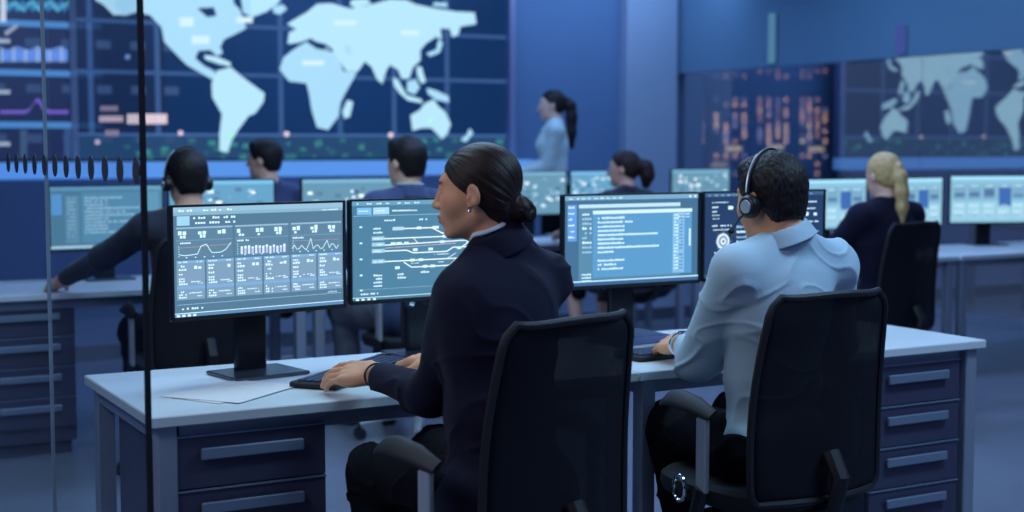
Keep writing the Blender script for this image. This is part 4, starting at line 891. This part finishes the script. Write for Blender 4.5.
# standing woman on the dais before the video wall
dz=struct(MB().box((3.9,10.45,.05),(9.2,2.3,.1)).build('floor_dais',M['floor']))
x,y=5.70,9.60; U=.10; f=np.array([-.9,.43,0]); f/=np.linalg.norm(f); r=np.array([f[1],-f[0],0])
hip=np.array([x,y,.95+U]); 
J=dict(hip=hip,hipL=hip-r*.085,hipR=hip+r*.085,neck=hip+np.array([0,0,.52]),shL=hip-r*.165+np.array([0,0,.46]),shR=hip+r*.165+np.array([0,0,.46]))
J['wrL']=hip-r*.10+f*.30+np.array([0,0,.12]); J['wrR']=hip+r*.10+f*.30+np.array([0,0,.12])
J['elL']=ik(J['shL'],J['wrL'],.28,.25,-f-np.array([0,0,.6])); J['elR']=ik(J['shR'],J['wrR'],.28,.25,-f-np.array([0,0,.6]))
for sd,s in(('L',-1),('R',1)): J['kn'+sd]=hip+r*s*.09+f*.02-np.array([0,0,.45]); J['an'+sd]=hip+r*s*.09-np.array([0,0,.85])
figure('standing woman in a pale green top with a long dark ponytail, before the blue wall',J,60,hip+np.array([0,0,.655])+f*.02,64,-4,1.0,True,'pony','hair_black','knit','trouser',top_name='sweater',skin=(.78,.50,.38))
# ------------------------------------------------------------------ glass partition
gp=empty('glass_partition',(.77,3.9,0),0,'clear glass partition with black edge and a row of dark dots','partition')
MB().box((0,-.385,1.5),(.010,1.03,3.0)).build('glass_pane',M['glass'],gp)
MB().box((0,.865,1.5),(.010,1.45,3.0)).build('glass_pane',M['glass'],gp)
MB().box((0,-.905,1.5),(.012,.010,3.0)).build('edge_seal',M['edge'],gp)
MB().box((0,.135,1.5),(.010,.005,3.0)).build('glass_edge',M['glassedge'],gp)
for k in range(12):
    yk=3.03+.142*k; MB().cyl((-.0075,yk-3.9,1.345),(-.0055,yk-3.9,1.345),.029,n=28).build('dot',M['dots'],gp)
# ------------------------------------------------------------------ lights
def area(name,loc,size,rot,c,e,sy=None):
    l=bpy.data.lights.new(name,'AREA'); l.energy=e; l.color=c; l.size=size; l.shape='RECTANGLE'; l.size_y=sy or size
    o=bpy.data.objects.new(name,l); col.objects.link(o); o.location=loc; o.rotation_euler=[R(a) for a in rot]; return o
BL=(.28,.50,1.); CY=(.5,.8,1.)
area('ceiling_lamp_row_one',(2.0,4.6,3.3),2.6,(0,0,0),(.5,.78,1.),58,.6)
area('ceiling_lamp_row_two',(4.6,6.0,3.3),5,(0,0,0),(.32,.48,1.),105,.8)
area('ceiling_lamp_row_three',(4.5,9.0,3.3),6,(0,0,0),BL,85,.8)
area('ceiling_lamp_back_wall',(7.3,11.2,3.3),2.4,(25,0,0),(.35,.58,1.),22,.5)
area('ceiling_lamp_fascia',(7.6,6.5,3.3),.5,(0,-40,0),(.25,.62,1.),16,6)
area('key_light_left',(-.9,2.6,3.2),1.2,(0,-50,0),(.80,.84,.95),58,2.5)  # unseen key added from the left, standing in for screen light on faces
area('key_light_over_chairs',(3.4,1.9,3.3),1.6,(0,12,0),(.42,.70,1.),85,.6)  # unseen key light added to brighten the people's backs and shoulders
area('fill_light_near_row',(3.6,.0,3.2),3,(35,0,0),(.42,.46,1.),24,1)  # unseen fill added from the camera side to lift the near row
wd=bpy.data.worlds.new('night'); bpy.context.scene.world=wd; wd.use_nodes=True
bg=wd.node_tree.nodes['Background']; bg.inputs[0].default_value=(.065,.085,.135,1); bg.inputs[1].default_value=1.
# ------------------------------------------------------------------ camera
cd=bpy.data.cameras.new('camera'); cam=bpy.data.objects.new('camera',cd); col.objects.link(cam); bpy.context.scene.camera=cam
cd.sensor_width=36; cd.lens=F/1024*36; cam.location=(0,0,H); cam.rotation_euler=(math.pi/2-TH,0,-PSI); cd.clip_start=.05
cd.dof.use_dof=True; cd.dof.focus_distance=3.8; cd.dof.aperture_fstop=2.4
sc=bpy.context.scene; sc.view_settings.view_transform='Standard'; sc.view_settings.look='None'; sc.view_settings.exposure=0.; sc.view_settings.gamma=1.
sc.view_settings.use_curve_mapping=False
sc.cycles.use_denoising=True; sc.cycles.max_bounces=8; sc.cycles.transparent_max_bounces=16
try: sc.cycles.denoiser='OPENIMAGEDENOISE'
except Exception: pass
